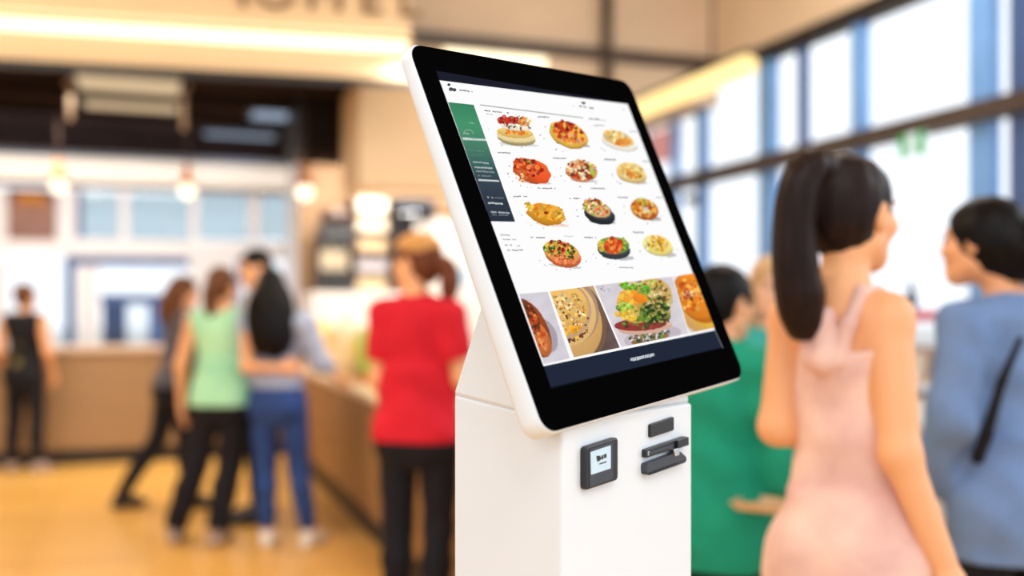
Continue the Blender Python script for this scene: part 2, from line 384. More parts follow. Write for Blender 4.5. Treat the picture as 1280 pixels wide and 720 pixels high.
D.append(((682, 267), 'curry', [('e', 690, 281, 22, 3, 5, (246, 218, 204)), ('e', 682, 268, 25, 13.5, 12, (238, 160, 44), .25, .05), ('s', 662, 259, 9, 4, 20, 18, 1.5, 3.4, [YEL, (244, 202, 70), (250, 214, 110)]), ('s', 683, 264, 17, 9, 10, 70, 1.4, 3.6, [(240, 150, 40), (244, 178, 60), (226, 124, 36), YEL]), ('s', 698, 268, 6, 9, -20, 24, 1.2, 2.8, [(244, 196, 80), (232, 170, 60), (200, 150, 60)]), ('s', 683, 266, 2.5, 2.2, 0, 10, .8, 1.8, [DRED, BRN])]))
D.append(((747, 265), 'dark bowl of salad', [('e', 752, 278, 18, 3, 4, (206, 206, 208)), ('e', 749, 269, 20.5, 12, 16, CHAR, .35), ('e', 746, 262, 19.5, 11, 22, (70, 74, 78)), ('e', 745, 261, 18, 10, 22, (228, 180, 120), .1), ('s', 744, 259, 15.5, 9.5, 20, 100, 1.1, 2.8, [(224, 110, 70), CRM, (236, 180, 120), (200, 80, 50), LIM, (240, 220, 170), (112, 70, 40)]), ('s', 730, 258, 4, 5, 0, 12, 1, 2, [LIM, YEL, GRN]), ('s', 746, 251, 5, 2, 0, 6, .8, 1.5, [DRED, BRN])]))
D.append(((804, 261), 'stuffed bun', [('e', 810, 272, 17, 4, 10, (186, 184, 184)), ('e', 805, 262, 18.5, 13.5, 20, (206, 110, 40), .25), ('s', 804, 260, 16, 11, 20, 80, 1.4, 3.6, [(230, 130, 44), (240, 176, 70), (206, 92, 36), (246, 206, 120), (180, 70, 30)]), ('s', 803, 252, 12, 4, 0, 16, 1.2, 2.6, [(246, 216, 90), LIM, YEL]), ('s', 807, 263, 4, 3, 0, 10, 1, 2.4, [CRM, WH])]))
D.append(((702, 317), 'pizza bread', [('e', 706, 333, 22, 2.6, 6, (214, 208, 206)), ('e', 703, 320, 24, 14, 16, (222, 112, 66), .2), ('e', 701, 315, 24, 13.5, 16, (232, 160, 90), .1), ('s', 701, 314, 21.5, 12, 16, 130, 1, 2.8, [RED, ORG, YEL, GRN, DGR, DRED, (238, 130, 70), (90, 50, 34), LIM]), ('s', 704, 326, 14, 4, 10, 20, 1.5, 3, [(238, 110, 66), (240, 140, 90)])]))
D.append(((766, 310), 'dark bowl of stew', [('e', 772, 322, 21, 4, 4, (196, 196, 200)), ('e', 767, 313, 21, 11.5, 4, (74, 78, 84), .35), ('e', 766, 307, 20.5, 11, 2, (122, 150, 74), .1), ('s', 752, 306, 5, 7, 0, 18, 1.2, 3, [YEL, LIM, (236, 206, 110)]), ('s', 779, 306, 4, 8, 0, 16, 1.2, 3, [LIM, GRN, DGR]), ('e', 766, 308, 12, 10, 0, (216, 96, 40), .1), ('s', 766, 307, 11, 9, 0, 60, 1.3, 3.2, [(232, 120, 50), RED, (240, 160, 70), (200, 70, 36)])]))
D.append(((822, 307), 'noodle bowl', [('e', 827, 317, 19, 4, 8, (196, 196, 198)), ('e', 822, 309, 19.5, 11.5, 12, (232, 216, 150), .2), ('e', 821, 306, 19, 12, 14, (246, 228, 130), .08), ('s', 807, 305, 5, 7, 10, 14, 1.4, 3, [(226, 230, 140), (244, 240, 180)]), ('s', 823, 304, 14, 9, 14, 80, 1.1, 2.8, [(244, 196, 60), (240, 170, 50), CRM, (250, 214, 100)]), ('s', 818, 307, 10, 7, 14, 14, .7, 1.5, [BRN, (150, 96, 30), GRN])]))
for i, ((cx, cy), what, L) in enumerate(D):
    picture('menu_picture', [(cx - 32, cy - 24), (cx + 32, cy - 24), (cx + 32, cy + 24), (cx - 32, cy + 24)], 84, 62, L, 40 + i, 0.0009, 'small round menu picture of a ' + what)
LIL = (214, 208, 216)
qa = [(648, 367.8), (684, 365), (711.7, 448.3), (679.5, 455.5)]
qb = [(686.5, 364.8), (741, 357.5), (774, 434.8), (716.7, 447)]
qc = [(743, 357.2), (839.5, 346), (860, 417), (776, 434.2)]
qd = [(840.3, 345.9), (866.5, 342), (892.6, 410), (860.8, 416.8)]
picture('feature_picture', qa, 70, 110, [('bg', LIL, 5), ('e', 682, 420, 13, 22, -22, (170, 160, 170)), ('e', 668, 412, 16, 38, -24, (150, 74, 36), .2), ('e', 674, 424, 12, 24, -26, (206, 116, 60), .15), ('e', 660, 396, 11, 24, -26, (120, 60, 36), .1), ('s', 663, 399, 8, 20, -26, 80, 1, 3, [(206, 84, 40), (150, 58, 30), (90, 50, 34), (220, 120, 60), (70, 46, 34)]), ('s', 676, 425, 6, 14, -24, 26, 1.2, 3.2, [(222, 120, 70), (196, 80, 40), (230, 150, 90)])], 60, 0.0009, 'photo of a toasted slice on pale marble')
picture('feature_picture', qb, 100, 120, [('bg', (104, 84, 80), 6), ('e', 748, 352, 28, 22, 30, (196, 160, 118)), ('e', 712, 402, 44, 56, -20, (120, 92, 74)), ('e', 707, 404, 44, 52, -20, (226, 178, 110), .12), ('e', 712, 388, 35, 42, -20, (176, 142, 116)), ('e', 707, 392, 37, 41, -20, (232, 192, 126), .05), ('s', 722, 418, 15, 6, -35, 60, 1, 2.6, [BRN, (150, 90, 50), YEL, (110, 60, 50)]), ('e', 705, 388, 33, 36, -20, (196, 160, 132)), ('e', 702, 388, 33, 33, -20, (236, 188, 104), .1), ('s', 708, 390, 23, 25, -20, 190, 1, 3, [(240, 196, 108), CRM, (232, 170, 80), (214, 160, 110), (246, 214, 150)]), ('s', 712, 392, 22, 26, -20, 34, .8, 1.7, [(130, 74, 50), BRN, (160, 100, 60)]), ('s', 716, 412, 12, 4, -20, 26, 1.5, 3.2, [(238, 176, 60), (232, 160, 50)])], 61, 0.0009, 'photo of a round layered flatbread on a wooden board')
picture('feature_picture', qc, 130, 110, [('bg', (216, 210, 216), 5), ('s', 755, 362, 8, 4, 0, 10, 1, 2, [(190, 186, 196)]), ('e', 815, 421, 36, 12, -10, (196, 184, 196)), ('e', 812, 424, 24, 6, -12, (160, 110, 80), .1), ('s', 812, 420, 27, 6, -12, 110, 1, 2.6, [(74, 84, 60), (226, 222, 226), (150, 120, 90), DGR, (200, 190, 200), GRN]), ('e', 806, 409, 34, 9, -6, (226, 184, 160), .1), ('e', 800, 406, 33, 8, -3, (150, 60, 56)), ('s', 806, 403, 32, 7, -8, 70, 1.2, 3, [DGR, GRN, (150, 70, 60), (90, 70, 50)]),
    ('e', 796, 380, 26, 24, -8, (226, 176, 84), .1), ('e', 816, 372, 24, 24, 62, (206, 170, 100), .1), ('s', 818, 378, 20, 26, -20, 240, 1.1, 3, [(206, 176, 100), (150, 120, 60), DGR, GRN, CRM, (226, 196, 120), (120, 84, 44)]), ('s', 815, 392, 24, 12, -10, 120, 1.2, 3.2, [DGR, GRN, (40, 60, 36), (150, 150, 70)]), ('s', 800, 355, 28, 5, -4, 60, 1.1, 2.6, [YEL, CRM, BRN, LIM, (226, 170, 80)]), ('s', 786, 359, 10, 4, 10, 40, 1.2, 3, [LIM, (110, 190, 50), GRN]), ('s', 806, 364, 6, 6, 60, 34, 1.2, 3, [(96, 180, 60), LIM, GRN]), ('s', 791, 372, 18, 8, 0, 46, 2, 4.4, [(240, 150, 40), (246, 170, 60), YEL]), ('e', 799, 373, 9, 6, 20, (240, 140, 40), .1), ('s', 781, 385, 10, 6, 10, 50, 1.2, 3, [LIM, (200, 220, 110), GRN]), ('s', 783, 394, 16, 5, 8, 40, 1.6, 3.6, [YEL, (246, 196, 60), (240, 210, 110)])], 62, 0.0009, 'photo of a loaded open sandwich with greens')
picture('feature_picture', qd, 60, 100, [('bg', (228, 226, 228), 3), ('e', 880, 392, 40, 28, 40, (214, 196, 176)), ('e', 876, 388, 42, 26, 42, (230, 176, 96), .1), ('e', 886, 400, 22, 12, 30, (238, 186, 70), .1), ('e', 873, 374, 34, 24, 50, (206, 116, 40), .1), ('e', 868, 370, 32, 23, 50, (238, 140, 40), .15), ('s', 862, 370, 17, 21, -20, 90, 1.4, 3.4, [(246, 160, 60), (236, 120, 36), (250, 190, 90), (206, 90, 40)]), ('s', 862, 369, 8, 7, 0, 30, 1, 2.2, [(190, 80, 60), CRM, (226, 150, 90), BRN])], 63, 0.0009, 'photo of an orange topped bun')

# ---- payment devices on the front of the body
KN = -EY
def px_front(px, py):
    r = ray(px, py); p0 = K(0, 0, 0); t = (p0 - CAMP).dot(EY) / r.dot(EY); q = CAMP + r * t - p0
    return q.dot(EX), q.z
def fpoly(pxs, y0, y1, r=0.0):
    """a plate on the body's front face whose corners are given in pixels; corners rounded by r metres"""
    pts = [Vector(px_front(*p)) for p in pxs]; out = []
    n = len(pts)
    for i, p in enumerate(pts):
        if r <= 0: out.append(p); continue
        a = (pts[i - 1] - p).normalized(); b = (pts[(i + 1) % n] - p).normalized()
        for k in range(5):
            t = k / 4; out.append((1 - t) ** 2 * (p + a * r) + 2 * t * (1 - t) * p + t * t * (p + b * r))
    return [K(q.x, y0, q.y) for q in out], KN * (y0 - y1)
def plate(name, pxs, y0, y1, r, mt, bev=0.0, par=None):
    m = MB(); pts, vec = fpoly(pxs, y0, y1, r); m.prism(pts, vec); return m.build(name, mt, par or kiosk, bevel=bev)
rd = plate('card_reader', [(725, 558.5), (766, 545.5), (766, 599), (725, 612.5)], 0.001, -0.008, 0.006, slate_d, 0.002)
plate('reader_face', [(729.5, 561), (759, 551.2), (759, 597.5), (729.5, 608.0)], -0.0078, -0.0086, 0.003, slate, 0.0, rd)
plate('reader_display', [(730.3, 564.2), (755.5, 555.8), (755.5, 584.5), (731, 592.5)], -0.0084, -0.0091, 0.001, lcd_m, 0.0, rd)
m = MB()
for q in ([(737, 569.5), (740, 568.3), (742, 575), (738.5, 576.2)], [(740, 569.2), (742, 568.5), (744, 573), (742, 574)], [(743.5, 568.6), (745.8, 567.8), (746.4, 572.6), (744.2, 573.4)], [(746.5, 567.2), (750, 566), (750, 571), (747, 572)], [(741, 578.3), (750, 575.4), (750, 576.9), (741, 579.8)]):
    pts, vec = fpoly(q, -0.0090, -0.0093); m.prism(pts, vec)
m.build('reader_mark', slate_d, rd)
plate('scanner_window', [(810, 530.5), (839.5, 520.5), (839.5, 537.5), (810, 547)], 0.001, -0.004, 0.003, slate_d, 0.001)
sl = plate('receipt_slot', [(802, 561.8), (853, 544.6), (853, 556), (802, 572)], 0.001, -0.007, 0.003, slate_d, 0.001)
plate('slot_lip', [(804.5, 564.8), (835.5, 554.5), (835.5, 557.4), (804.5, 567.6)], -0.0068, -0.0078, 0.0008, slate, 0.0, sl)
plate('slot_cover', [(838.5, 550), (852, 545.4), (852, 555.5), (838.5, 560)], -0.0068, -0.011, 0.001, slate_d, 0.0005, sl)
plate('slot_light', [(803.2, 564), (805.6, 563.2), (805.6, 568), (803.2, 568.8)], -0.0069, -0.0076, 0.0004, chrome, 0.0, sl)
tr = plate('receipt_tray', [(801, 579), (843, 563.5), (851, 571), (850, 577), (803, 593.5), (801, 590)], 0.001, -0.009, 0.004, slate, 0.002)
plate('latch', [(833, 561), (839, 559), (840.5, 567.5), (835, 569.5)], -0.004, -0.011, 0.001, chrome, 0.0004, tr)
# ================================================================== THE HALL
beige = mat('wall_beige', rgb(214, 192, 166), rough=0.8, noise=0.05, scale=3)
beige_w = mat('wall_beige_warm', rgb(224, 196, 158), rough=0.8, noise=0.05, scale=3)
brownw = mat('wall_brown', rgb(166, 130, 96), rough=0.8, noise=0.08, scale=3)
darkc = mat('ceiling_dark', rgb(44, 37, 38), rough=1.0, noise=0.3, scale=2, spec=0.0)
black_m = mat('trim_black', rgb(26, 22, 22), rough=0.5, noise=0.2, scale=5)
bluem = mat('mullion_blue', rgb(108, 160, 224), rough=0.45, noise=0.08, scale=4)
navy = mat('frame_navy', rgb(58, 88, 142), rough=0.45, noise=0.1, scale=4)
beamm = mat('beam_brown', rgb(66, 54, 48), rough=0.5, noise=0.25, scale=3)
whitef = mat('frame_white', rgb(236, 234, 236), rough=0.5, noise=0.03, scale=4)
brass = mat('brass', rgb(204, 118, 40), rough=0.35, metal=0.4, noise=0.1, scale=20)
pave = mat('pavement', rgb(190, 188, 184), rough=0.9, noise=0.1, scale=4)

def plank_floor():
    m = bpy.data.materials.new('floor_wood'); m.use_nodes = True; nt = m.node_tree; b = nt.nodes['Principled BSDF']
    tc = nt.nodes.new('ShaderNodeTexCoord'); br = nt.nodes.new('ShaderNodeTexBrick'); mp = nt.nodes.new('ShaderNodeMapping')
    br.inputs['Scale'].default_value = 1.0; br.inputs['Brick Width'].default_value = 1.3; br.inputs['Row Height'].default_value = 0.16
    br.inputs['Mortar Size'].default_value = 0.004
    br.inputs['Color1'].default_value = (*rgb(238, 186, 98), 1); br.inputs['Color2'].default_value = (*rgb(224, 168, 82), 1); br.inputs['Mortar'].default_value = (*rgb(176, 126, 66), 1)
    n = nt.nodes.new('ShaderNodeTexNoise'); n.inputs['Scale'].default_value = 3; mp2 = nt.nodes.new('ShaderNodeMapping'); mp2.inputs['Scale'].default_value = (1, 14, 1)
    mx = nt.nodes.new('ShaderNodeMixRGB'); mx.blend_type = 'MULTIPLY'; mx.inputs[0].default_value = 0.25
    r = nt.nodes.new('ShaderNodeValToRGB'); r.color_ramp.elements[0].color = (0.6, 0.5, 0.4, 1)
    nt.links.new(tc.outputs['Object'], mp.inputs[0]); nt.links.new(mp.outputs[0], br.inputs['Vector'])
    nt.links.new(tc.outputs['Object'], mp2.inputs[0]); nt.links.new(mp2.outputs[0], n.inputs['Vector']); nt.links.new(n.outputs['Fac'], r.inputs[0])
    nt.links.new(br.outputs['Color'], mx.inputs[1]); nt.links.new(r.outputs[0], mx.inputs[2]); nt.links.new(mx.outputs[0], b.inputs['Base Color'])
    b.inputs['Roughness'].default_value = 0.32
    return m
def struct(name, m, mt, parent=None, bevel=0.0):
    o = m.build(name, mt, parent, bevel=bevel)
    if parent is None: tag(o, kind='structure')
    return o
XW, YB, YK = 4.5, 11.0, 9.9
struct('floor', MB().box((-5, -3, -0.1), (XW + 0.1, YB + 0.1, 0)), plank_floor())
struct('ground', MB().box((-40, -20, -0.3), (60, 80, -0.11)), pave)
struct('ceiling', MB().box((-5, -3, 4.3), (XW + 0.1, 7.5, 4.4)), mat('ceiling_white', rgb(236, 234, 232), rough=0.9, noise=0.03, scale=2))
struct('wall_left', MB().box((-5.1, 3.6, 0), (-5, YB, 4.3)), beige_w)

# fascia carrying the sign
A = P(0, 78, 5.9); B = P(500, 104, 6.45)
fd = Vector((B.x - A.x, B.y - A.y, 0)).normalized(); fn = Vector((fd.y, -fd.x, 0))      # towards the viewer
def on_f(px, py, off=0.0):
    r = ray(px, py); p0 = A + fn * off; t = (p0 - CAMP).dot(fn) / r.dot(fn); return CAMP + r * t
def fx(q): return (Vector((q.x, q.y, 0)) - Vector((A.x, A.y, 0))).dot(fd)
def Fp(x, out, z): return Vector((A.x, A.y, 0)) + fd * x + fn * out + UP * z
xe = fx(on_f(513, 90)); zb = A.z
def fbox(m, x0, x1, o0, o1, z0, z1):
    b = [Fp(x0, o0, z0), Fp(x1, o0, z0), Fp(x1, o1, z0), Fp(x0, o1, z0)]; return m.prism(b, UP * (z1 - z0))
struct('wall_front', fbox(MB(), -4.1, xe, 0, -0.06, zb, 4.3), beige_w)
struct('trim_1', fbox(MB(), -4.1, xe, 0.02, 0.0, zb - 0.03, zb + 0.02), black_m)
z1 = on_f(260, 38).z; z2 = on_f(260, 52).z
led = glow('led_warm', (1.0, 0.88, 0.60), 2.3); led2 = glow('led_warm_soft', (1.0, 0.80, 0.46), 2.0)
ls = root('strip_light', Fp((xe - 4.1) / 2, 0.05, z2), 'long warm white strip light along the fascia below the sign letters', 'light')
fbox(MB(), -4.1, xe - 0.02, 0.045, 0.002, z2, z1 - 0.012).build('tube', led, ls)
fbox(MB(), -4.1, xe, 0.11, 0.001, z1 - 0.004, z1 + 0.012).build('ledge', beige_w, ls)
fbox(MB(), -4.1, xe - 0.02, 0.09, 0.05, z1 + 0.013, z1 + 0.028).build('upper_tube', led2, ls)
# sign letters
sg = root('shop_sign', Fp(fx(on_f(405, 20)), 0.02, on_f(405, 20).z), 'brown raised lettering of the shop sign above the strip light', 'sign')
lett = mat('sign_brown', rgb(112, 76, 42), rough=0.5, noise=0.1, scale=20)
for (ch, px, py) in (('T', 304, 9), ('O', 344, 10), ('M', 407, 12.5), ('E', 465, 16), ('L', 512, 20)):
    cu = bpy.data.curves.new('letter', 'FONT'); cu.body = ch; cu.size = 0.32; cu.extrude = 0.012; cu.align_x = 'CENTER'
    t = bpy.data.objects.new('letter_tmp', cu); col.objects.link(t)
    bpy.context.view_layer.update()
    me = bpy.data.meshes.new_from_object(t.evaluated_get(bpy.context.evaluated_depsgraph_get()))
    bpy.data.objects.remove(t)
    q = on_f(px, py, 0.02)
    M = Matrix(((fd.x, 0, fn.x, q.x), (fd.y, 0, fn.y, q.y), (0, 1, 0, q.z), (0, 0, 0, 1)))
    me.transform(ROOTINV[sg.name] @ M); me.materials.clear(); me.materials.append(lett)
    o = bpy.data.objects.new('letter', me); col.objects.link(o); o.parent = sg

# dark ceiling behind the fascia, with glowing patches painted for reflections on it
m = MB(); e1 = Fp(xe, -0.06, 0)
m.prism([(-5, 7.4, 3.1), (Fp(-4.1, -.07, 0).x, Fp(-4.1, -.07, 0).y, 3.1), (e1.x, e1.y, 3.1), (e1.x, 7.45, 3.1), (2.9, 7.45, 3.1), (2.9, YB, 3.1), (-5, YB, 3.1)], (0, 0, 0.15))
struct('ceiling', m, darkc)
struct('ceiling', MB().prism([(2.9, 7.5, 3.13), (XW + 0.1, 7.5, 3.13), (XW + 0.1, YB, 3.13), (2.9, YB, 3.13)], (0, 0, 0.15)), beige)
for (ya) in (8.3, 9.2, 10.1):
    struct('trim_2', MB().box((-5, ya, 3.02), (1.4, ya + 0.14, 3.1)), darkc)
struct('trim_2', MB().box((-5, 10.5, 2.93), (1.36, 10.62, 3.1)), darkc)
cpan = glow('ceiling_reflection_warm', rgb(226, 196, 156), 0.95); cpan2 = glow('ceiling_reflection_cool', rgb(168, 184, 206), 0.85)
def cpatch(x0, x1, y0, y1, gm, label):  # glowing framed patch standing for light reflected in the dark ceiling
    a = P(x0, y1, 1.69 * F / (HY - y1)); b = P(x1, y0, 1.69 * F / (HY - y0))
    r = root('ceiling_reflection', ((a.x + b.x) / 2, (a.y + b.y) / 2, 3.1), label, 'ceiling reflection', 'painted ceiling reflections')
    MB().box((a.x, a.y, 3.066), (b.x, b.y, 3.086)).build('glow_patch', gm, r)
    mm = MB()
    for bx in (((a.x - .04, a.y - .04), (b.x + .04, a.y)), ((a.x - .04, b.y), (b.x + .04, b.y + .04)), ((a.x - .04, a.y), (a.x, b.y)), ((b.x, a.y), (b.x + .04, b.y))):
        mm.box((*bx[0], 3.06), (*bx[1], 3.099))
    mm.build('frame', black_m, r)
cpatch(108, 226, 96, 132, cpan, 'large warm cream painted ceiling reflection just behind the fascia')
cpatch(250, 345, 166, 184, cpan2, 'bluish painted ceiling reflection close to the back windows')
cpatch(312, 366, 134, 146, cpan2, 'small bluish painted ceiling reflection between the larger ones')
for (px, y0, y1, d, lab) in ((88, 92, 150, 7.5, 'pale rod hanging from the dark ceiling, the one above the first pendant lamp'), (230, 96, 162, 7.6, 'pale rod hanging from the dark ceiling beside the cream ceiling patch')):
    q = P(px, y1, d); m = MB(); m.tube([q, (q.x, q.y, 3.1)], 0.02, 10); m.lathe([(0.02, 0), (0.045, 0.0), (0.045, 0.03), (0.02, 0.03)], (q.x, q.y, 3.07), 16)
    o = m.build('hanging_rod', mat('rod_pale', rgb(190, 170, 150), rough=0.5, noise=0.05)); basemesh(o, q); tag(o, lab, 'rod', 'rods hanging from the dark ceiling')

vd = root('ventilation_duct', (1.9, 8.5, 2.62), 'dark ventilation duct under the ceiling beside the kitchen bulkhead', 'duct')
MB().box((1.12, 8.15, 2.66), (2.85, 8.85, 3.09)).build('duct_body', darkc, vd, bevel=0.02)
for xx in (1.10, 1.62, 2.2):
    MB().box((xx, 8.13, 2.64), (xx + .05, 8.87, 3.095)).build('flange', black_m, vd)
# upper wall to the right of the fascia
XL = 1.45
struct('wall_upper', MB().box((XL, 7.4, 3.12), (XW, 7.5, 4.3)), beige)
struct('wall_bulkhead', MB().box((XL, 7.38, 2.31), (2.9, 8.1, 3.12)), beige_w)
rz = on_y(760, 67, 7.36).z
struct('trim_3', MB().box((XL, 7.33, rz - 0.05), (XW, 7.4, rz + 0.04)), beamm)
q = on_y(765, 40, 7.2)
m = MB().tube([(q.x, 7.28, 2.9), (q.x, 7.28, 4.3)], 0.045, 14); o = m.build('vertical_pipe', beamm); basemesh(o, (q.x, 7.28, 2.9)); tag(o, 'dark brown vertical pipe on the beige upper wall above the kiosk', 'pipe')
a = on_y(556, 69, 7.34); b = on_y(683, 81, 7.34)
sl2 = root('strip_light', ((a.x + b.x) / 2, 7.36, a.z), 'short warm strip light on the upper wall behind the kiosk head', 'light')
MB().box((a.x, 7.345, a.z - 0.05), (b.x, 7.379, a.z + 0.05)).build('tube', led, sl2)
MB().box((a.x - .02, 7.34, a.z + 0.052), (b.x + .02, 7.38, a.z + 0.066)).build('ledge', beige, sl2)
# linear pendant running towards the window wall
X3 = 3.75
a = on_x(940, 88, X3); b = on_x(796, 132, X3)
lp = root('linear_pendant', ((a.x), (a.y + b.y) / 2, a.z), 'long warm linear pendant light hanging beside the glazed wall', 'light')
zc = (a.z + b.z) / 2
MB().tube([(X3, a.y, zc), (X3, a.y + .06, zc), (X3, b.y + 0.3, zc)], [0.05, 0.075, 0.075], 16).build('tube', glow('led_yellow', (1.0, 0.72, 0.30), 1.7), lp)
MB().box((X3 - 0.05, a.y, zc + 0.075), (X3 + 0.05, b.y + 0.3, zc + 0.10)).build('housing', beamm, lp)
for yy in (a.y + 0.5,):
    MB().tube([(X3, yy, zc + 0.1), (X3, yy, 4.3)], 0.012, 8).build('rod', beamm, lp)

# ---- glazed wall on the right
zt, zm = 3.37, 2.53
w1 = root('window_1', (XW, 6.5, 0), None, None, M=Matrix.Translation((XW, 6.5, 0))); tag(w1, kind='structure')
struct('wall_right', MB().box((XW, 2.0, zt + 0.06), (XW + 0.1, YB, 4.3)), mat('wall_cream', rgb(226, 204, 176), rough=0.8, noise=0.04, scale=3))
MB().box((XW - 0.06, 2.0, zt - 0.05), (XW + 0.06, YB, zt + 0.06)).build('head_beam', black_m, w1)
MB().box((XW - 0.09, 2.0, zm - 0.06), (XW + 0.05, YB, zm + 0.05)).build('transom', beamm, w1)
MB().box((XW - 0.05, 2.0, 0), (XW + 0.05, YB, 0.25)).build('sill', black_m, w1)
def ywall(px): r = ray(px, HY); return r.y * XW / r.x
for (p0, p1, mt_) in ((841, 846, bluem), (873, 882, bluem), (951, 968, bluem), (1000, 1006, navy), (1067, 1081, bluem), (1215, 1243, bluem), (1266, 1290, navy)):
    ya, yb = ywall(p1), ywall(p0)
    MB().box((XW - 0.03, ya, 0.25), (XW + 0.05, yb, zt - 0.05)).build('mullion', mt_, w1, bevel=0.004)
for yy in (2.9, 2.05):
    MB().box((XW - 0.03, yy, 0.25), (XW + 0.05, yy + 0.1, zt - 0.05)).build('mullion', bluem, w1)
# green sign under the transom
q = on_x(1142, 181, XW - 0.2)
gs = root('green_sign', q, 'small illuminated green sign hanging under the dark window beam', 'sign')
pg = glow('sign_pale', rgb(246, 252, 248), 1.0); gg = glow('sign_green', rgb(0, 176, 60), 1.0)
MB().box((q.x - .01, q.y - .10, q.z - .06), (q.x + .01, q.y + .10, q.z + .07)).build('sign_panel', pg, gs, bevel=0.004)
for dy in (-0.075, 0.075):
    MB().box((q.x - .014, q.y + dy - .03, q.z - .075), (q.x - .0101, q.y + dy + .03, q.z + .07)).build('green_mark', gg, gs)
for dy in (-0.06, 0.06):
    MB().tube([(q.x, q.y + dy, q.z + .07), (q.x, q.y + dy, zm - 0.06)], 0.006, 6).build('hanger', black_m, gs)
# spotlight on a mullion
q = on_x(866, 248, XW - 0.15)
sp = root('spotlight', q, 'small black spotlight bracketed to a blue window mullion', 'spotlight')
MB().tube([q + Vector((-.06, -.05, -.02)), q + Vector((.04, .04, .0))], [0.045, 0.035], 14).build('lamp_head', black_m, sp)
MB().tube([q + Vector((.0, 0, 0)), (XW - 0.02, ywall(877), q.z)], 0.012, 8).build('bracket', black_m, sp)
# banner outside
a = on_x(811, 208, 7.5); b = on_x(852, 154, 7.5)
bn = root('street_banner', (7.5, (a.y + b.y) / 2, -0.11), 'pale red banner on a post outside the glazed wall', 'banner')
MB().box((7.48, min(a.y, b.y), a.z), (7.52, max(a.y, b.y), b.z)).build('banner_cloth', mat('banner_red', rgb(214, 140, 130), rough=0.8, noise=0.08, scale=4), bn)
MB().tube([(7.5, a.y, -0.11), (7.5, a.y, b.z + 0.1)], 0.03, 10).build('post', navy, bn)

# ---- window wall at the back
w2 = root('window_2', (-1, YB, 0), None, None, M=Matrix.Translation((-1, YB, 0))); tag(w2, kind='structure')
def bk(name, x0, x1, y0, y1, mt_, dy0=0.0, dy1=0.08, par=w2):
    a = on_y(x0, y1, YB); b = on_y(x1, y0, YB); rx = min(395, max(0, (x0 + x1) / 2)) if x1 - x0 < 200 else 190
    za, zb_ = on_y(rx, y1, YB).z, on_y(rx, y0, YB).z
    return MB().box((a.x, YB + dy0, za), (b.x, YB + dy1, zb_)).build(name, mt_, par)
band = mat('white_band_glow', rgb(250, 244, 234), rough=0.6, noise=0.02, emit=0.3, ecol=(1, 0.95, 0.86))  # white beam; a faint glow imitates the light falling on it
bk('white_band_glow', -400, 395, 204, 231, band, -0.12, 0.08)
bk('upper_panel', -400, 395, 176, 203, mat('panel_greyblue', rgb(186, 196, 212), rough=0.6, noise=0.08, scale=3))
bk('rail', -400, 395, 231, 238, mat('rail_grey', rgb(140, 124, 118), rough=0.6, noise=0.05))
bk('middle_band', -400, 395, 300, 321, whitef, -0.02)
for (x0, x1, mm_) in ((-60, 10, whitef), (72, 95, whitef), (95, 103, navy), (150, 161, whitef), (237, 248, whitef), (311, 325, whitef), (386, 396, whitef)):
    bk('mullion', x0, x1, 237, 300, mm_)
gb = glass('glass_blue', (0.66, 0.73, 0.755)); gc = glass('glass_clear', (0.93, 0.95, 0.96)); gd = glass('glass_slate', (0.12, 0.19, 0.32))
for (x0, x1) in ((103, 150), (161, 237), (248, 311), (325, 386)):
    bk('pane', x0, x1, 237, 300, gb, 0.03, 0.04)
for (x0, x1, mm_) in ((-30, 8, whitef), (81, 93, navy), (96, 123, whitef), (236, 294, whitef), (296, 301, navy), (356, 396, whitef)):
    bk('post', x0, x1, 321, 436, mm_)
bk('top_rail', 84, 236, 320, 332, navy, -0.01); bk('cross_rail', 126, 236, 368, 380, navy, -0.01); bk('cross_post', 186, 192, 378, 436, navy, -0.01)
bk('lower_pane', 128, 158, 378, 436, gd, 0.03, 0.04); bk('lower_pane', 192, 236, 378, 436, glass('glass_mid', (0.34, 0.44, 0.62)), 0.03, 0.04); bk('lower_pane', 158, 186, 378, 436, gc, 0.03, 0.04)
a = on_y(-400, 436, YB); b = on_y(396, 436, YB); a.z = on_y(190, 436, YB).z
struct('wall_back', MB().box((a.x - 1, YB, 0), (b.x, YB + 0.08, a.z)), whitef)
# brown board put in place of the view through an upper pane
bo = root('window_view_board', on_y(41, 300, YB - 0.03), 'brown board with an orange lit top, standing for the view through an upper window', 'board')
bk('board_panel', 11, 71, 238, 299, mat('board_brown', rgb(150, 110, 96), rough=0.7, noise=0.3, scale=3), -0.05, -0.01, bo)
bk('board_frame', 11, 71, 238, 250, mat('board_dark', rgb(84, 50, 34), rough=0.6, noise=0.2), -0.07, -0.05, bo)
bk('lit_patch', 22, 58, 243, 256, glow('board_orange', rgb(222, 138, 64), 0.9), -0.085, -0.07, bo)

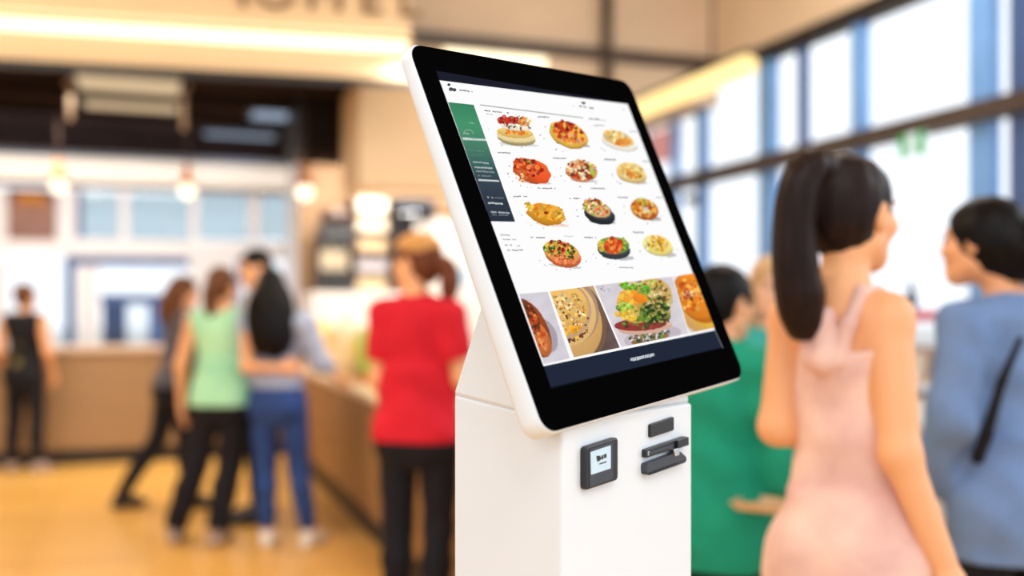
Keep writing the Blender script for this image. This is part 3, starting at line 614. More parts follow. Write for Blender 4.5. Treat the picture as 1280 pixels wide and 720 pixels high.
# pendant lamps
def pendant():
    r = root('pendant_lamp', (0, 0, 2.42), None, 'pendant lamp', 'pendant lamps over the back counter')
    o = MB().lathe([(0.012, 0.06), (0.03, 0.05), (0.055, 0.03), (0.066, 0), (0.055, -0.035), (0.03, -0.058), (0.005, -0.066)], (0, 0, 2.42), 20).build('bulb', glow('bulb_warm', (1.0, 0.88, 0.66), 2.4), r)
    MB().lathe([(0.07, 0.045), (0.055, 0.085), (0.034, 0.12), (0.03, 0.20), (0.008, 0.225)], (0, 0, 2.42), 16).build('socket', brass, r)
    MB().tube([(0, 0, 2.60), (0, 0, 3.07)], 0.006, 8).build('cord', mat('cord_brown', rgb(70, 44, 30), rough=0.6, noise=0.1), r)
    return r
pn = pendant()
for i, (px, py, lab) in enumerate(((73, 232, 'glowing pendant lamp with brass socket beside the brown board'), (234, 238, 'glowing pendant lamp above the woman with long brown hair, middle of the three'), (381, 240, 'glowing pendant lamp beside the kitchen corner'))):
    o = pn if i == 0 else copy_tree(pn)
    q = P(px, py, 8.5 if i < 2 else 7.85); o.location = (q.x, q.y, q.z); o['label'] = lab

# ---- counters
woodf = mat('counter_wood', rgb(158, 116, 74), rough=0.5, noise=0.12, scale=6, stretch=(1, 1, 0.15))
woodb = mat('counter_wood_back', rgb(154, 120, 82), rough=0.5, noise=0.08, scale=5, stretch=(0.2, 1, 1))
topm = mat('worktop', rgb(236, 210, 176), rough=0.35, noise=0.05, scale=10)
dkgap = mat('plinth_black', rgb(22, 20, 20), rough=0.5, noise=0.1)
YC, XC, ZC = 9.7, 1.25, 0.87
def cabinet(name, lo, hi, axis, label, group, handle=True, wm=None):
    """counter unit: carcass, plinth, front panel (> handle). axis 'x': front faces -X, 'y': front faces -Y"""
    r = root(name, ((lo[0] + hi[0]) / 2, (lo[1] + hi[1]) / 2, 0), label, 'counter cabinet', group)
    if axis == 'x':
        MB().box((lo[0] + .02, lo[1], .13), (hi[0], hi[1], hi[2])).build('carcass', dkgap, r)
        MB().box((lo[0] + .004, lo[1], 0), (hi[0], hi[1], .13)).build('plinth', dkgap, r)
        d = MB().box((lo[0], lo[1] + .004, .135), (lo[0] + .02, hi[1] - .004, hi[2] - .005)).build('front_panel', wm or woodf, r, bevel=0.003)
        if handle:
            MB().tube([(lo[0], lo[1] + .1, .62), (lo[0] - .03, lo[1] + .1, .62), (lo[0] - .03, lo[1] + .26, .62), (lo[0], lo[1] + .26, .62)], 0.012, 8).build('handle', black_m, d)
    else:
        MB().box((lo[0], lo[1] + .02, .14), (hi[0], hi[1], hi[2])).build('carcass', dkgap, r)
        MB().box((lo[0], lo[1] + .05, 0), (hi[0], hi[1], .14)).build('plinth', dkgap, r)
        MB().box((lo[0] + .003, lo[1], .14), (hi[0] - .003, lo[1] + .02, hi[2] - .005)).build('front_panel', wm or woodb, r, bevel=0.003)
    return r
names = ('at its end behind the kiosk', 'beside the woman in red', 'with the handle just past the woman in red', 'second before the woman in jeans', 'beside the woman in jeans', 'just past the woman in jeans', 'at the far corner')
YE = 9.14; ys = [3.62 + k * (YE - 3.62) / 7 for k in range(8)]
for k in range(7):
    cabinet('counter_cabinet', (XC, ys[k], 0), (1.95, ys[k + 1], ZC - 0.04), 'x', 'brown wood service counter cabinet ' + names[k], 'service counter cabinets', handle=(k == 2))
o = MB().box((XC - 0.02, 3.6, ZC - 0.04), (1.98, YE, ZC)).build('worktop', topm, bevel=0.005); tag(basemesh(o, (1.6, 6.6, ZC - 0.04)), 'long pale worktop of the service counter behind the woman in red', 'worktop')
xs = [-3.2, -1.6, 0.0, XC]
bn_ = ('out past the woman in black', 'beside the woman in black', 'behind the group')
for k in range(3):
    cabinet('counter_cabinet', (xs[k], YC, 0), (xs[k + 1] - (0.0 if k < 2 else 0.01), YC + 0.6, 1.01), 'y', 'plain tan back counter cabinet under the windows, ' + bn_[k], 'back counter cabinets')
o = MB().box((-3.22, YC - 0.03, 1.01), (XC, YC + 0.62, 1.05)).build('worktop', mat('worktop_back', rgb(222, 192, 164), rough=0.4, noise=0.05), bevel=0.004); tag(basemesh(o, (-1.0, YC + .3, 1.01)), 'pale worktop of the back counter under the windows', 'worktop')

# drink dispensers and goods on the service counter
def dispenser(c, label, liquid, h=0.40, rad=0.085):
    x, y = c; r = root('drink_dispenser', (x, y, ZC), label, 'drink dispenser', 'drink dispensers on the service counter')
    MB().lathe([(rad * .8, 0), (rad * .9, 0.004), (rad * .9, 0.05), (rad * .7, 0.055)], (x, y, ZC), 20).build('stand', brass, r)
    MB().lathe([(rad * .7, 0.056), (rad, 0.07), (rad, h - .05), (rad * .8, h - .01), (rad * .75, h)], (x, y, ZC), 20).build('jar', liquid, r)
    MB().lathe([(rad * .8, h), (rad * .82, h + .01), (rad * .5, h + .03), (0.015, h + .035), (0.015, h + .055), (0.004, h + .06)], (x, y, ZC), 20).build('lid', mat('lid_pale', rgb(226, 214, 196), rough=0.4, noise=0.05), r)
    MB().tube([(x - rad * .9, y - .01, ZC + .09), (x - rad * 1.35, y - .02, ZC + .09), (x - rad * 1.4, y - .02, ZC + .06)], 0.01, 8).build('tap', chrome, r)
lq = {'y': mat('lemonade', rgb(240, 212, 130), rough=0.15, noise=0.1, scale=12), 'p': mat('peach_tea', rgb(232, 184, 130), rough=0.15, noise=0.1, scale=12), 'g': mat('green_drink', rgb(176, 196, 96), rough=0.15, noise=0.15, scale=12), 'c': mat('cloudy', rgb(240, 228, 196), rough=0.15, noise=0.1, scale=12)}
for (px, d, k, h, lab) in ((404, 9.0, 'y', .42, 'pale yellow drink dispenser at the far end of the service counter'), (420, 8.5, 'p', .36, 'peach coloured drink dispenser on the service counter'), (436, 8.0, 'c', .44, 'cloudy cream drink dispenser on the service counter'), (449, 7.5, 'y', .34, 'short yellow drink dispenser between the cream and green ones'), (461, 7.1, 'g', .38, 'green drink dispenser beside the woman in red')):
    q = P(px, HY, d); dispenser((q.x, q.y), lab, lq[k], h)
card = mat('paper_bag', rgb(226, 190, 140), rough=0.8, noise=0.06)
for (px, d, w, h, lab) in ((409, 8.2, .12, .2, 'tan paper bag standing on the service counter by the peach dispenser'), (431, 7.2, .14, .17, 'squat tan paper bag standing on the service counter by the green dispenser')):
    q = P(px, HY, d); m = MB(); b0 = [(q.x - w / 2, q.y - .05, ZC), (q.x + w / 2, q.y - .05, ZC), (q.x + w / 2, q.y + .05, ZC), (q.x - w / 2, q.y + .05, ZC)]
    m.rings([[Vector(p) for p in b0], [Vector((p[0], p[1], ZC + h * .8)) for p in b0], [Vector((p[0], q.y + (p[1] - q.y) * .3, ZC + h)) for p in b0]], True, smooth=False)
    o = m.build('paper_bag', card, bevel=0.003); basemesh(o, (q.x, q.y, ZC)); tag(o, lab, 'paper bag', 'paper bags on the service counter')

# ---- kitchen behind the service counter
struct('wall_kitchen', MB().box((1.36, YK, 0), (XW, YK + 0.1, 3.1)), brownw)
struct('wall_side', MB().box((1.36, YK + 0.1, 0), (1.46, YB, 3.1)), whitef)
whc = mat('kitchen_white', rgb(238, 232, 226), rough=0.4, noise=0.03)
a = on_y(384, 365, 9.2); b = on_y(640, 365, 9.2); zk = a.z
kr = root('kitchen_cabinet', ((a.x + b.x) / 2, 9.45, 0), 'tall white kitchen cabinet run behind the service counter', 'cabinet')
MB().box((1.38, 9.2, 0.08), (3.0, 9.85, zk)).build('carcass', whc, kr, bevel=0.004); MB().box((1.40, 9.25, 0), (3.0, 9.85, 0.08)).build('plinth', dkgap, kr)
for k in range(3):
    d = MB().box((1.39 + k * .535, 9.18, .1), (1.39 + k * .535 + .525, 9.199, zk - .03)).build('door', whc, kr, bevel=0.003)
    MB().box((1.39 + k * .535 + .46, 9.165, .9), (1.39 + k * .535 + .475, 9.18, 1.1)).build('handle', chrome, d)
def onk(px, py): return on_y(px, py, 9.35)
dark_ap = mat('appliance_dark', rgb(30, 27, 27), rough=0.35, noise=0.2, scale=8); creamm = mat('cream_lit', rgb(240, 224, 190), rough=0.5, noise=0.04, emit=0.35, ecol=rgb(240, 220, 180))
a, b = onk(402, 358), onk(444, 262)
cm = root('coffee_machine', ((a.x + b.x) / 2, 9.55, zk), 'dark coffee machine with a cream lit bay on the kitchen cabinet', 'coffee machine')
H_ = b.z - zk
MB().box((a.x, 9.4, zk + 0.02), (b.x, 9.8, zk + H_ * .22)).build('base', dark_ap, cm, bevel=0.01)
MB().box((a.x, 9.62, zk + H_ * .22), (b.x, 9.8, zk + H_ * .62)).build('back_panel', dark_ap, cm)
MB().box((a.x + .03, 9.56, zk + H_ * .28), (b.x - .03, 9.62, zk + H_ * .52)).build('lit_bay', creamm, cm)
MB().box((a.x, 9.36, zk + H_ * .60), (b.x, 9.8, zk + H_ * .82)).build('brew_head', dark_ap, cm, bevel=0.01)
MB().lathe([(.02, 0), (.12, 0), (.15, H_ * .18), (.03, H_ * .19)], ((a.x + b.x) / 2, 9.55, zk + H_ * .82), 18).build('bean_hopper', mat('hopper_brown', rgb(84, 60, 48), rough=0.3, noise=0.2), cm)
for xx in (a.x + .1, b.x - .1):
    MB().tube([(xx, 9.5, zk + H_ * .60), (xx, 9.5, zk + H_ * .54)], 0.02, 10).build('spout', chrome, cm)
    MB().lathe([(.02, 0), (.02, .02)], (xx, 9.45, zk), 10).build('foot', black_m, cm)
# stacked cream boxes on open shelves
a, b = onk(447, 352), onk(489, 238)
shm = mat('shelf_wood', rgb(96, 74, 60), rough=0.5, noise=0.1)
su = root('open_shelf_unit', ((a.x + b.x) / 2, 9.6, zk), 'narrow open shelf unit of pale boxes beside the coffee machine', 'shelf unit')
nz = 5; zs_ = [zk + 0.0 + k * (b.z - zk - .03) / nz for k in range(nz + 1)]
for k in range(nz + 1): MB().box((a.x, 9.42, zs_[k]), (b.x, 9.82, zs_[k] + .02)).build('shelf', shm, su)
for xx in (a.x - .015, b.x): MB().box((xx, 9.42, zk), (xx + .015, 9.82, b.z)).build('side_panel', shm, su)
bl = ('top shelf', 'second shelf from the top', 'middle shelf', 'second shelf from the bottom', 'bottom shelf')
for k in range(nz):
    z0 = zs_[nz - 1 - k] + .02; hh = (zs_[1] - zs_[0] - .02) * (.9, .86, .7, .6, .8)[k]
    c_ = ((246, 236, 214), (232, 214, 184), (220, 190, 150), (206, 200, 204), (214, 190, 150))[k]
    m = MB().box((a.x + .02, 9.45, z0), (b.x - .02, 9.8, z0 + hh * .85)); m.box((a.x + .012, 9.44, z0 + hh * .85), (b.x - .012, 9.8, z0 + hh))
    o = m.build('storage_box', mat('box_%d' % k, rgb(*c_), rough=0.6, noise=0.04, emit=0.12, ecol=rgb(*c_)), bevel=0.006); basemesh(o, ((a.x + b.x) / 2, 9.6, z0)); tag(o, 'pale storage box on the %s of the open shelf unit' % bl[k], 'box', 'storage boxes on the shelf unit')  # boxes glow faintly in place of light falling on them
# dark oven stack and white refrigerator
a, b = onk(492, 360), onk(546, 242)
ov = root('oven', ((a.x + b.x) / 2, 9.6, zk), 'tall black oven on the kitchen cabinet behind the woman in red', 'oven')
MB().box((a.x, 9.4, zk), (b.x, 9.85, b.z)).build('housing', dark_ap, ov, bevel=0.008)
d = MB().box((a.x + .02, 9.375, zk + .12), (b.x - .02, 9.4, b.z - .16)).build('door', mat('oven_glass', rgb(18, 20, 26), rough=0.15, noise=0.1), ov)
MB().tube([(a.x + .05, 9.35, b.z - .2), (b.x - .05, 9.35, b.z - .2)], 0.01, 8).build('handle', chrome, d)
MB().box((a.x + .02, 9.385, b.z - .13), (b.x - .02, 9.4, b.z - .03)).build('control_panel', slate, ov)
a, b = on_y(541, 275, 8.3), on_y(626, 275, 8.3)
fr = root('refrigerator', ((a.x + b.x) / 2, 8.6, 0), 'white upright refrigerator with a blue patch behind the kiosk neck', 'refrigerator')
MB().box((a.x, 8.32, .06), (b.x, 8.95, b.z)).build('cabinet', whc, fr, bevel=0.02); MB().box((a.x + .02, 8.36, 0), (b.x - .02, 8.9, .06)).build('base', dkgap, fr)
d = MB().box((a.x + .005, 8.27, .08), (b.x - .005, 8.32, b.z - .01)).build('door', whc, fr, bevel=0.01)
MB().tube([(b.x - .05, 8.24, .9), (b.x - .05, 8.24, 1.4)], 0.012, 8).build('handle', chrome, d)
qa_, qb_ = on_y(556, 356, 8.26), on_y(584, 336, 8.26)
MB().box((qa_.x, 8.262, qa_.z), (qb_.x, 8.27, qb_.z)).build('blue_patch', mat('patch_blue', rgb(150, 190, 214), rough=0.5, noise=0.1), d)
# red canister on the kitchen cabinet corner
q = on_y(371, 385, 8.9)
m = MB().lathe([(.05, 0), (.055, .01), (.055, .15), (.045, .16), (.045, .18), (.01, .19)], (1.62, 8.9, ZC), 16)
o = m.build('canister', mat('canister_red', rgb(178, 70, 52), rough=0.5, noise=0.1)); basemesh(o, (1.62, 8.9, ZC)); tag(o, 'small red lidded canister at the far end of the service counter', 'canister')

# ---- display rack by the glazed wall, between the two women on the right
dd = 5.0
a = P(1128, 520, dd); b = P(1182, 386, dd)
def rk(x0, x1, d0, d1, z0, z1):      # box aligned with the glazed wall
    p = P(x0, HY, dd); q_ = P(x1, HY, dd); return p, q_
c = P(1156, HY, dd)
rkr = root('display_rack', (c.x, c.y, 0), 'low display rack with a red top by the glazed wall', 'display rack')
redm = mat('rack_red', rgb(206, 70, 84), rough=0.5, noise=0.08); rwood = mat('rack_wood', rgb(196, 164, 130), rough=0.6, noise=0.1)
w_, dp = 0.34, 0.22
ztp = P(0, 388, dd).z
MB().box((c.x - w_, c.y - dp, ztp - .05), (c.x + w_, c.y + dp, ztp)).build('top', redm, rkr, bevel=0.008)
for k in range(5):
    z = 0.12 + k * .23; MB().box((c.x - w_ + .02, c.y - dp + .01, z), (c.x + w_ - .02, c.y + dp - .01, z + .02)).build('shelf', rwood, rkr)
for sx in (-1, 1):
    for sy in (-1, 1):
        x = c.x + sx * (w_ - .025); y = c.y + sy * (dp - .025)
        MB().box((x - .02, y - .02, 0), (x + .02, y + .02, ztp - .05)).build('leg', black_m, rkr)
n = 0
for k in range(1, 5):
    for j in range(3):
        z = 0.12 + k * .23 + .02; x = c.x - .2 + j * .2
        m = MB().box((x - .075, c.y - .15, z), (x + .075, c.y + .12, z + (.13, .15, .11)[j]))
        o = m.build('white_carton', mat('carton_%d' % ((k + j) % 3), rgb(*((240, 238, 236), (226, 210, 190), (206, 196, 190))[(k + j) % 3]), rough=0.6, noise=0.04), bevel=0.006)
        basemesh(o, (x, c.y, z)); o.name = 'carton'
        tag(o, '%s on the %s shelf of the red-topped rack' % (('carton by the woman in pink', 'carton between two others', 'carton by the woman in blue')[j], ('second lowest', 'middle', 'second highest', 'top')[k - 1]), 'carton', 'cartons on the red-topped rack')
q = P(1133, 388, dd)
m = MB().lathe([(.028, 0), (.03, .01), (.03, .08), (.012, .105), (.012, .135), (.015, .137), (.015, .15)], (q.x + .03, q.y, ztp), 14)
o = m.build('bottle', mat('bottle_dark', rgb(44, 60, 84), rough=0.2, noise=0.1)); basemesh(o, (q.x + .03, q.y, ztp)); tag(o, 'dark blue bottle standing on the red top of the rack', 'bottle')

# ================================================================== LIGHT
w = bpy.data.worlds.new('world'); sc.world = w; w.use_nodes = True
nt = w.node_tree; bg = nt.nodes['Background']
tc = nt.nodes.new('ShaderNodeTexCoord'); sx = nt.nodes.new('ShaderNodeSeparateXYZ'); rp = nt.nodes.new('ShaderNodeValToRGB')
rp.color_ramp.elements[0].position = 0.45; rp.color_ramp.elements[0].color = (0.86, 0.91, 0.98, 1)
rp.color_ramp.elements[1].position = 0.62; rp.color_ramp.elements[1].color = (0.90, 0.95, 1.0, 1)
mr = nt.nodes.new('ShaderNodeMapRange'); mr.inputs[1].default_value = -1; mr.inputs[2].default_value = 1
nt.links.new(tc.outputs['Generated'], sx.inputs[0]); nt.links.new(sx.outputs[2], mr.inputs[0]); nt.links.new(mr.outputs[0], rp.inputs[0]); nt.links.new(rp.outputs[0], bg.inputs[0])
bg.inputs[1].default_value = 1.4
def area(name, loc, target, size, power, c, size_y=None):
    l = bpy.data.lights.new(name, 'AREA'); l.energy = power; l.color = c; l.size = size
    if size_y: l.shape = 'RECTANGLE'; l.size_y = size_y
    o = bpy.data.objects.new(name, l); col.objects.link(o); o.location = loc
    d = Vector(target) - Vector(loc); o.rotation_euler = d.to_track_quat('-Z', 'Y').to_euler(); return o
area('fill_front', (0.6, -0.6, 4.2), (0.6, 0.4, 1.2), 2.5, 95, (0.98, 0.99, 1.0))  # unseen area light added in front to brighten the kiosk
area('fill_hall', (-1.5, 4.2, 4.2), (-1.0, 4.8, 0), 3.0, 150, (1, 0.86, 0.66), 2.5)  # unseen warm area light added for the warm tone of the hall
area('fill_counter', (-1.2, 8.3, 2.95), (-1.0, 8.4, 0), 2.4, 80, (1, 0.86, 0.68), 1.6)  # added warm source over the back counter, no fixture modelled
area('fill_window', (-1.2, 9.2, 3.0), (-1.2, 11.0, 2.0), 3.2, 45, (0.97, 0.98, 1.0), 0.5)  # added to whiten the frames of the back windows
area('fill_left', (-2.6, -1.6, 4.2), (-1.0, 0.2, 1.2), 2.4, 70, (0.94, 0.97, 1.0))  # extra neutral light put in for the kiosk's left face
area('fill_right', (3.0, 4.6, 4.2), (2.7, 5.6, 2.0), 2.0, 110, (1, 0.92, 0.82), 2.0)  # added without a fixture to lift the beige upper wall
area('fill_kitchen', (2.1, 9.02, 3.05), (2.1, 9.2, 0), 1.5, 90, (1, 0.96, 0.9), 0.25)  # fill light added for the dim kitchen
area('fill_cabinets', (1.95, 7.75, 2.29), (1.95, 8.6, 1.0), 0.8, 26, (1, 0.97, 0.92), 0.3)  # invented source that brightens the cabinet fronts and counter goods
area('fill_service', (1.62, 5.9, 2.9), (1.62, 6.3, 0.9), 0.4, 16, (1, 0.92, 0.78), 0.8)  # small light added to bring up the goods on the service counter
sl_ = bpy.data.lights.new('sun_daylight', 'SUN'); sl_.energy = 0.9; sl_.angle = math.radians(35); sl_.color = (0.93, 0.96, 1.0)
so = bpy.data.objects.new('sun_daylight', sl_); col.objects.link(so); so.rotation_euler = Vector((-0.85, 0.2, -0.5)).to_track_quat('-Z', 'Y').to_euler()
# ================================================================== PEOPLE
# Each figure is a smooth distance field (tapering limbs, lofted trunk, sculpted head and hands) polygonised as one continuous skin;
# clothes are fields that follow the same limbs a little further out and are cut at hem, cuff and neck.
V3 = lambda *a: np.array(a, float)
class Field:
    def __init__(s, lo, hi, h):
        s.h = h; s.lo = np.array(lo, float); n = np.ceil((np.array(hi) - s.lo) / h).astype(int) + 1
        s.ax = [(s.lo[i] + h * np.arange(n[i])).astype(np.float32) for i in range(3)]
        s.D = np.full(n, 0.3, np.float32)
    def sl(s, lo, hi):
        r = []
        for i in range(3):
            a = int(np.clip(np.floor((lo[i] - s.lo[i]) / s.h), 0, len(s.ax[i]))); b = int(np.clip(np.ceil((hi[i] - s.lo[i]) / s.h) + 1, 0, len(s.ax[i])))
            r.append(slice(a, b))
        return tuple(r)
    def ap(s, fn, lo, hi, k=0.02, mode='u'):
        S = s.sl(lo, hi)
        if any(x.stop <= x.start for x in S): return
        x, y, z = np.meshgrid(s.ax[0][S[0]], s.ax[1][S[1]], s.ax[2][S[2]], indexing='ij', sparse=True)
        d = fn(x, y, z).astype(np.float32); a = s.D[S]
        if mode == 'u':
            if k > 0:
                hh = np.maximum(k - np.abs(a - d), 0) / k; s.D[S] = np.minimum(a, d) - hh * hh * k * 0.25
            else: s.D[S] = np.minimum(a, d)
        elif mode == 's':
            d = -d
            if k > 0:
                hh = np.maximum(k - np.abs(a - d), 0) / k; s.D[S] = np.maximum(a, d) + hh * hh * k * 0.25
            else: s.D[S] = np.maximum(a, d)
        elif mode == 'i': s.D[S] = np.maximum(a, d)
    def cone(s, a, b, ra, rb, k=0.02, cut_b=False, cut_a=False, mode='u', flat=None):
        a = np.array(a, float); b = np.array(b, float); m = max(ra, rb) + 0.06
        ba = b - a; L2 = float(ba @ ba) + 1e-9; L = math.sqrt(L2)
        def fn(x, y, z):
            px, py, pz = x - a[0], y - a[1], z - a[2]
            t = (px * ba[0] + py * ba[1] + pz * ba[2]) / L2; h = np.clip(t, 0, 1)
            dx, dy, dz = px - ba[0] * h, py - ba[1] * h, pz - ba[2] * h
            d = np.sqrt(dx * dx + dy * dy + dz * dz) - (ra + (rb - ra) * h)
            if cut_b: d = np.maximum(d, (t - 1) * L)
            if cut_a: d = np.maximum(d, -t * L)
            return d
        s.ap(fn, np.minimum(a, b) - m, np.maximum(a, b) + m, k, mode)
    def chain(s, pts, rs, k=0.02):
        for i in range(len(pts) - 1): s.cone(pts[i], pts[i + 1], rs[i], rs[i + 1], k)
    def ell(s, c, r, k=0.02, R=None, mode='u'):
        c = np.array(c, float); r = np.array(r, float); m = r.max() + 0.06
        def fn(x, y, z):
            X, Y, Z = x - c[0], y - c[1], z - c[2]
            if R is not None:
                X, Y, Z = R[0, 0] * X + R[1, 0] * Y + R[2, 0] * Z, R[0, 1] * X + R[1, 1] * Y + R[2, 1] * Z, R[0, 2] * X + R[1, 2] * Y + R[2, 2] * Z
            k0 = np.sqrt((X / r[0]) ** 2 + (Y / r[1]) ** 2 + (Z / r[2]) ** 2); k1 = np.sqrt((X / r[0] ** 2) ** 2 + (Y / r[1] ** 2) ** 2 + (Z / r[2] ** 2) ** 2) + 1e-6
            return k0 * (k0 - 1) / k1
        s.ap(fn, c - m, c + m, k, mode)
    def loft(s, T, k=0.03, inf=0.0):
        T = np.array(T, float); T = T[np.argsort(T[:, 0])]
        def fn(x, y, z):
            zz = z
            a, b, cx, cy = (np.interp(zz, T[:, 0], T[:, i]) for i in (1, 2, 3, 4))
            a = a + inf; b = b + inf
            X, Y = (x - cx) / a, (y - cy) / b
            k0 = np.sqrt(X * X + Y * Y) + 1e-6; k1 = np.sqrt((X / a) ** 2 + (Y / b) ** 2) + 1e-6
            d = k0 * (k0 - 1) / k1
            return np.maximum(d, np.maximum(T[0, 0] - z, z - T[-1, 0]))
        w = T[:, 1:3].max() + inf + 0.06
        s.ap(fn, (T[:, 3].min() - w, T[:, 4].min() - w, T[0, 0] - .05), (T[:, 3].max() + w, T[:, 4].max() + w, T[-1, 0] + .05), k)
    def wrinkle(s, amp, seed=0, f=1.0):
        x, y, z = np.meshgrid(*s.ax, indexing='ij', sparse=True); q = seed * 1.7
        n = np.sin(19 * f * x + 11 * f * z + q + 2.2 * np.sin(9 * f * z + 7 * y + q)) * np.sin(23 * f * y - 13 * f * z + 1.3 * q) + 0.6 * np.sin(41 * f * z + 17 * x + 3 * np.sin(13 * f * x + q) + q)
        s.D += (amp * n).astype(np.float32)
    def keep(s, fn):                       # intersect with fn <= 0 everywhere
        x, y, z = np.meshgrid(*s.ax, indexing='ij', sparse=True); s.D = np.maximum(s.D, fn(x, y, z).astype(np.float32))
    def mesh(s, name, sc_=1.0, mt=None):
        D = s.D; D[0] = D[-1] = 0.1; D[:, 0] = D[:, -1] = 0.1; D[:, :, 0] = D[:, :, -1] = 0.1
        I = D < 0; n = np.array(D.shape)
        c = np.zeros(n - 1, np.int8)
        for dx in (0, 1):
            for dy in (0, 1):
                for dz in (0, 1): c += I[dx:n[0] - 1 + dx, dy:n[1] - 1 + dy, dz:n[2] - 1 + dz]
        act = (c > 0) & (c < 8); ijk = np.argwhere(act)
        vid = -np.ones(n - 1, np.int32); vid[act] = np.arange(len(ijk))
        acc = np.zeros((len(ijk), 3)); cnt = np.zeros(len(ijk))
        for ax in range(3):
            o1, o2 = [i for i in range(3) if i != ax]
            for u in (0, 1):
                for v in (0, 1):
                    o = np.zeros(3, int); o[o1] = u; o[o2] = v; e = o.copy(); e[ax] = 1
                    p = ijk + o; q = ijk + e
                    a = D[p[:, 0], p[:, 1], p[:, 2]]; b = D[q[:, 0], q[:, 1], q[:, 2]]
                    m = (a < 0) != (b < 0); t = np.where(m, a / np.where(m, a - b, 1), 0)
                    pos = o[None, :].astype(float).repeat(len(ijk), 0); pos[:, ax] += t
                    acc[m] += pos[m]; cnt[m] += 1
        V = (ijk + acc / np.maximum(cnt, 1)[:, None]) * s.h + s.lo
        Fs = []
        for ax in range(3):
            o1, o2 = (ax + 1) % 3, (ax + 2) % 3
            sa = [slice(None)] * 3; sb = [slice(None)] * 3; sa[ax] = slice(0, -1); sb[ax] = slice(1, None)
            ch = I[tuple(sa)] != I[tuple(sb)]; e = np.argwhere(ch)
            e = e[(e[:, o1] > 0) & (e[:, o2] > 0) & (e[:, o1] < n[o1] - 1) & (e[:, o2] < n[o2] - 1)]
            ins = I[e[:, 0], e[:, 1], e[:, 2]]
            quad = []
            for (u, v) in ((-1, -1), (0, -1), (0, 0), (-1, 0)):
                q = e.copy(); q[:, o1] += u; q[:, o2] += v; quad.append(vid[q[:, 0], q[:, 1], q[:, 2]])
            quad = np.stack(quad, 1); quad[~ins] = quad[~ins][:, ::-1]; Fs.append(quad)
        Fq = np.concatenate(Fs)
        V = V * sc_
        me = bpy.data.meshes.new(name)
        me.vertices.add(len(V)); me.vertices.foreach_set('co', V.astype(np.float32).ravel())
        me.loops.add(len(Fq) * 4); me.loops.foreach_set('vertex_index', Fq.astype(np.int32).ravel())
        me.polygons.add(len(Fq)); me.polygons.foreach_set('loop_start', np.arange(0, len(Fq) * 4, 4, dtype=np.int32))
        me.polygons.foreach_set('use_smooth', np.ones(len(Fq), bool))
        me.update(calc_edges=True); me.validate()
        if mt is not None: me.materials.append(mt)
        return me

def rotm(yaw=0, pitch=0, roll=0):            # degrees; yaw + = to the figure's left, pitch + = look up, roll + = tilt to its right
    y, p, r = map(math.radians, (yaw, pitch, roll))
    Rz = np.array([[math.cos(y), -math.sin(y), 0], [math.sin(y), math.cos(y), 0], [0, 0, 1]])
    Rx = np.array([[1, 0, 0], [0, math.cos(p), -math.sin(p)], [0, math.sin(p), math.cos(p)]])
    Ry = np.array([[math.cos(r), 0, math.sin(r)], [0, 1, 0], [-math.sin(r), 0, math.cos(r)]])
    return Rz @ Rx @ Ry
nrm = lambda v: np.array(v, float) / (np.linalg.norm(v) + 1e-9)
lerp = lambda a, b, t: np.array(a, float) + (np.array(b, float) - np.array(a, float)) * t

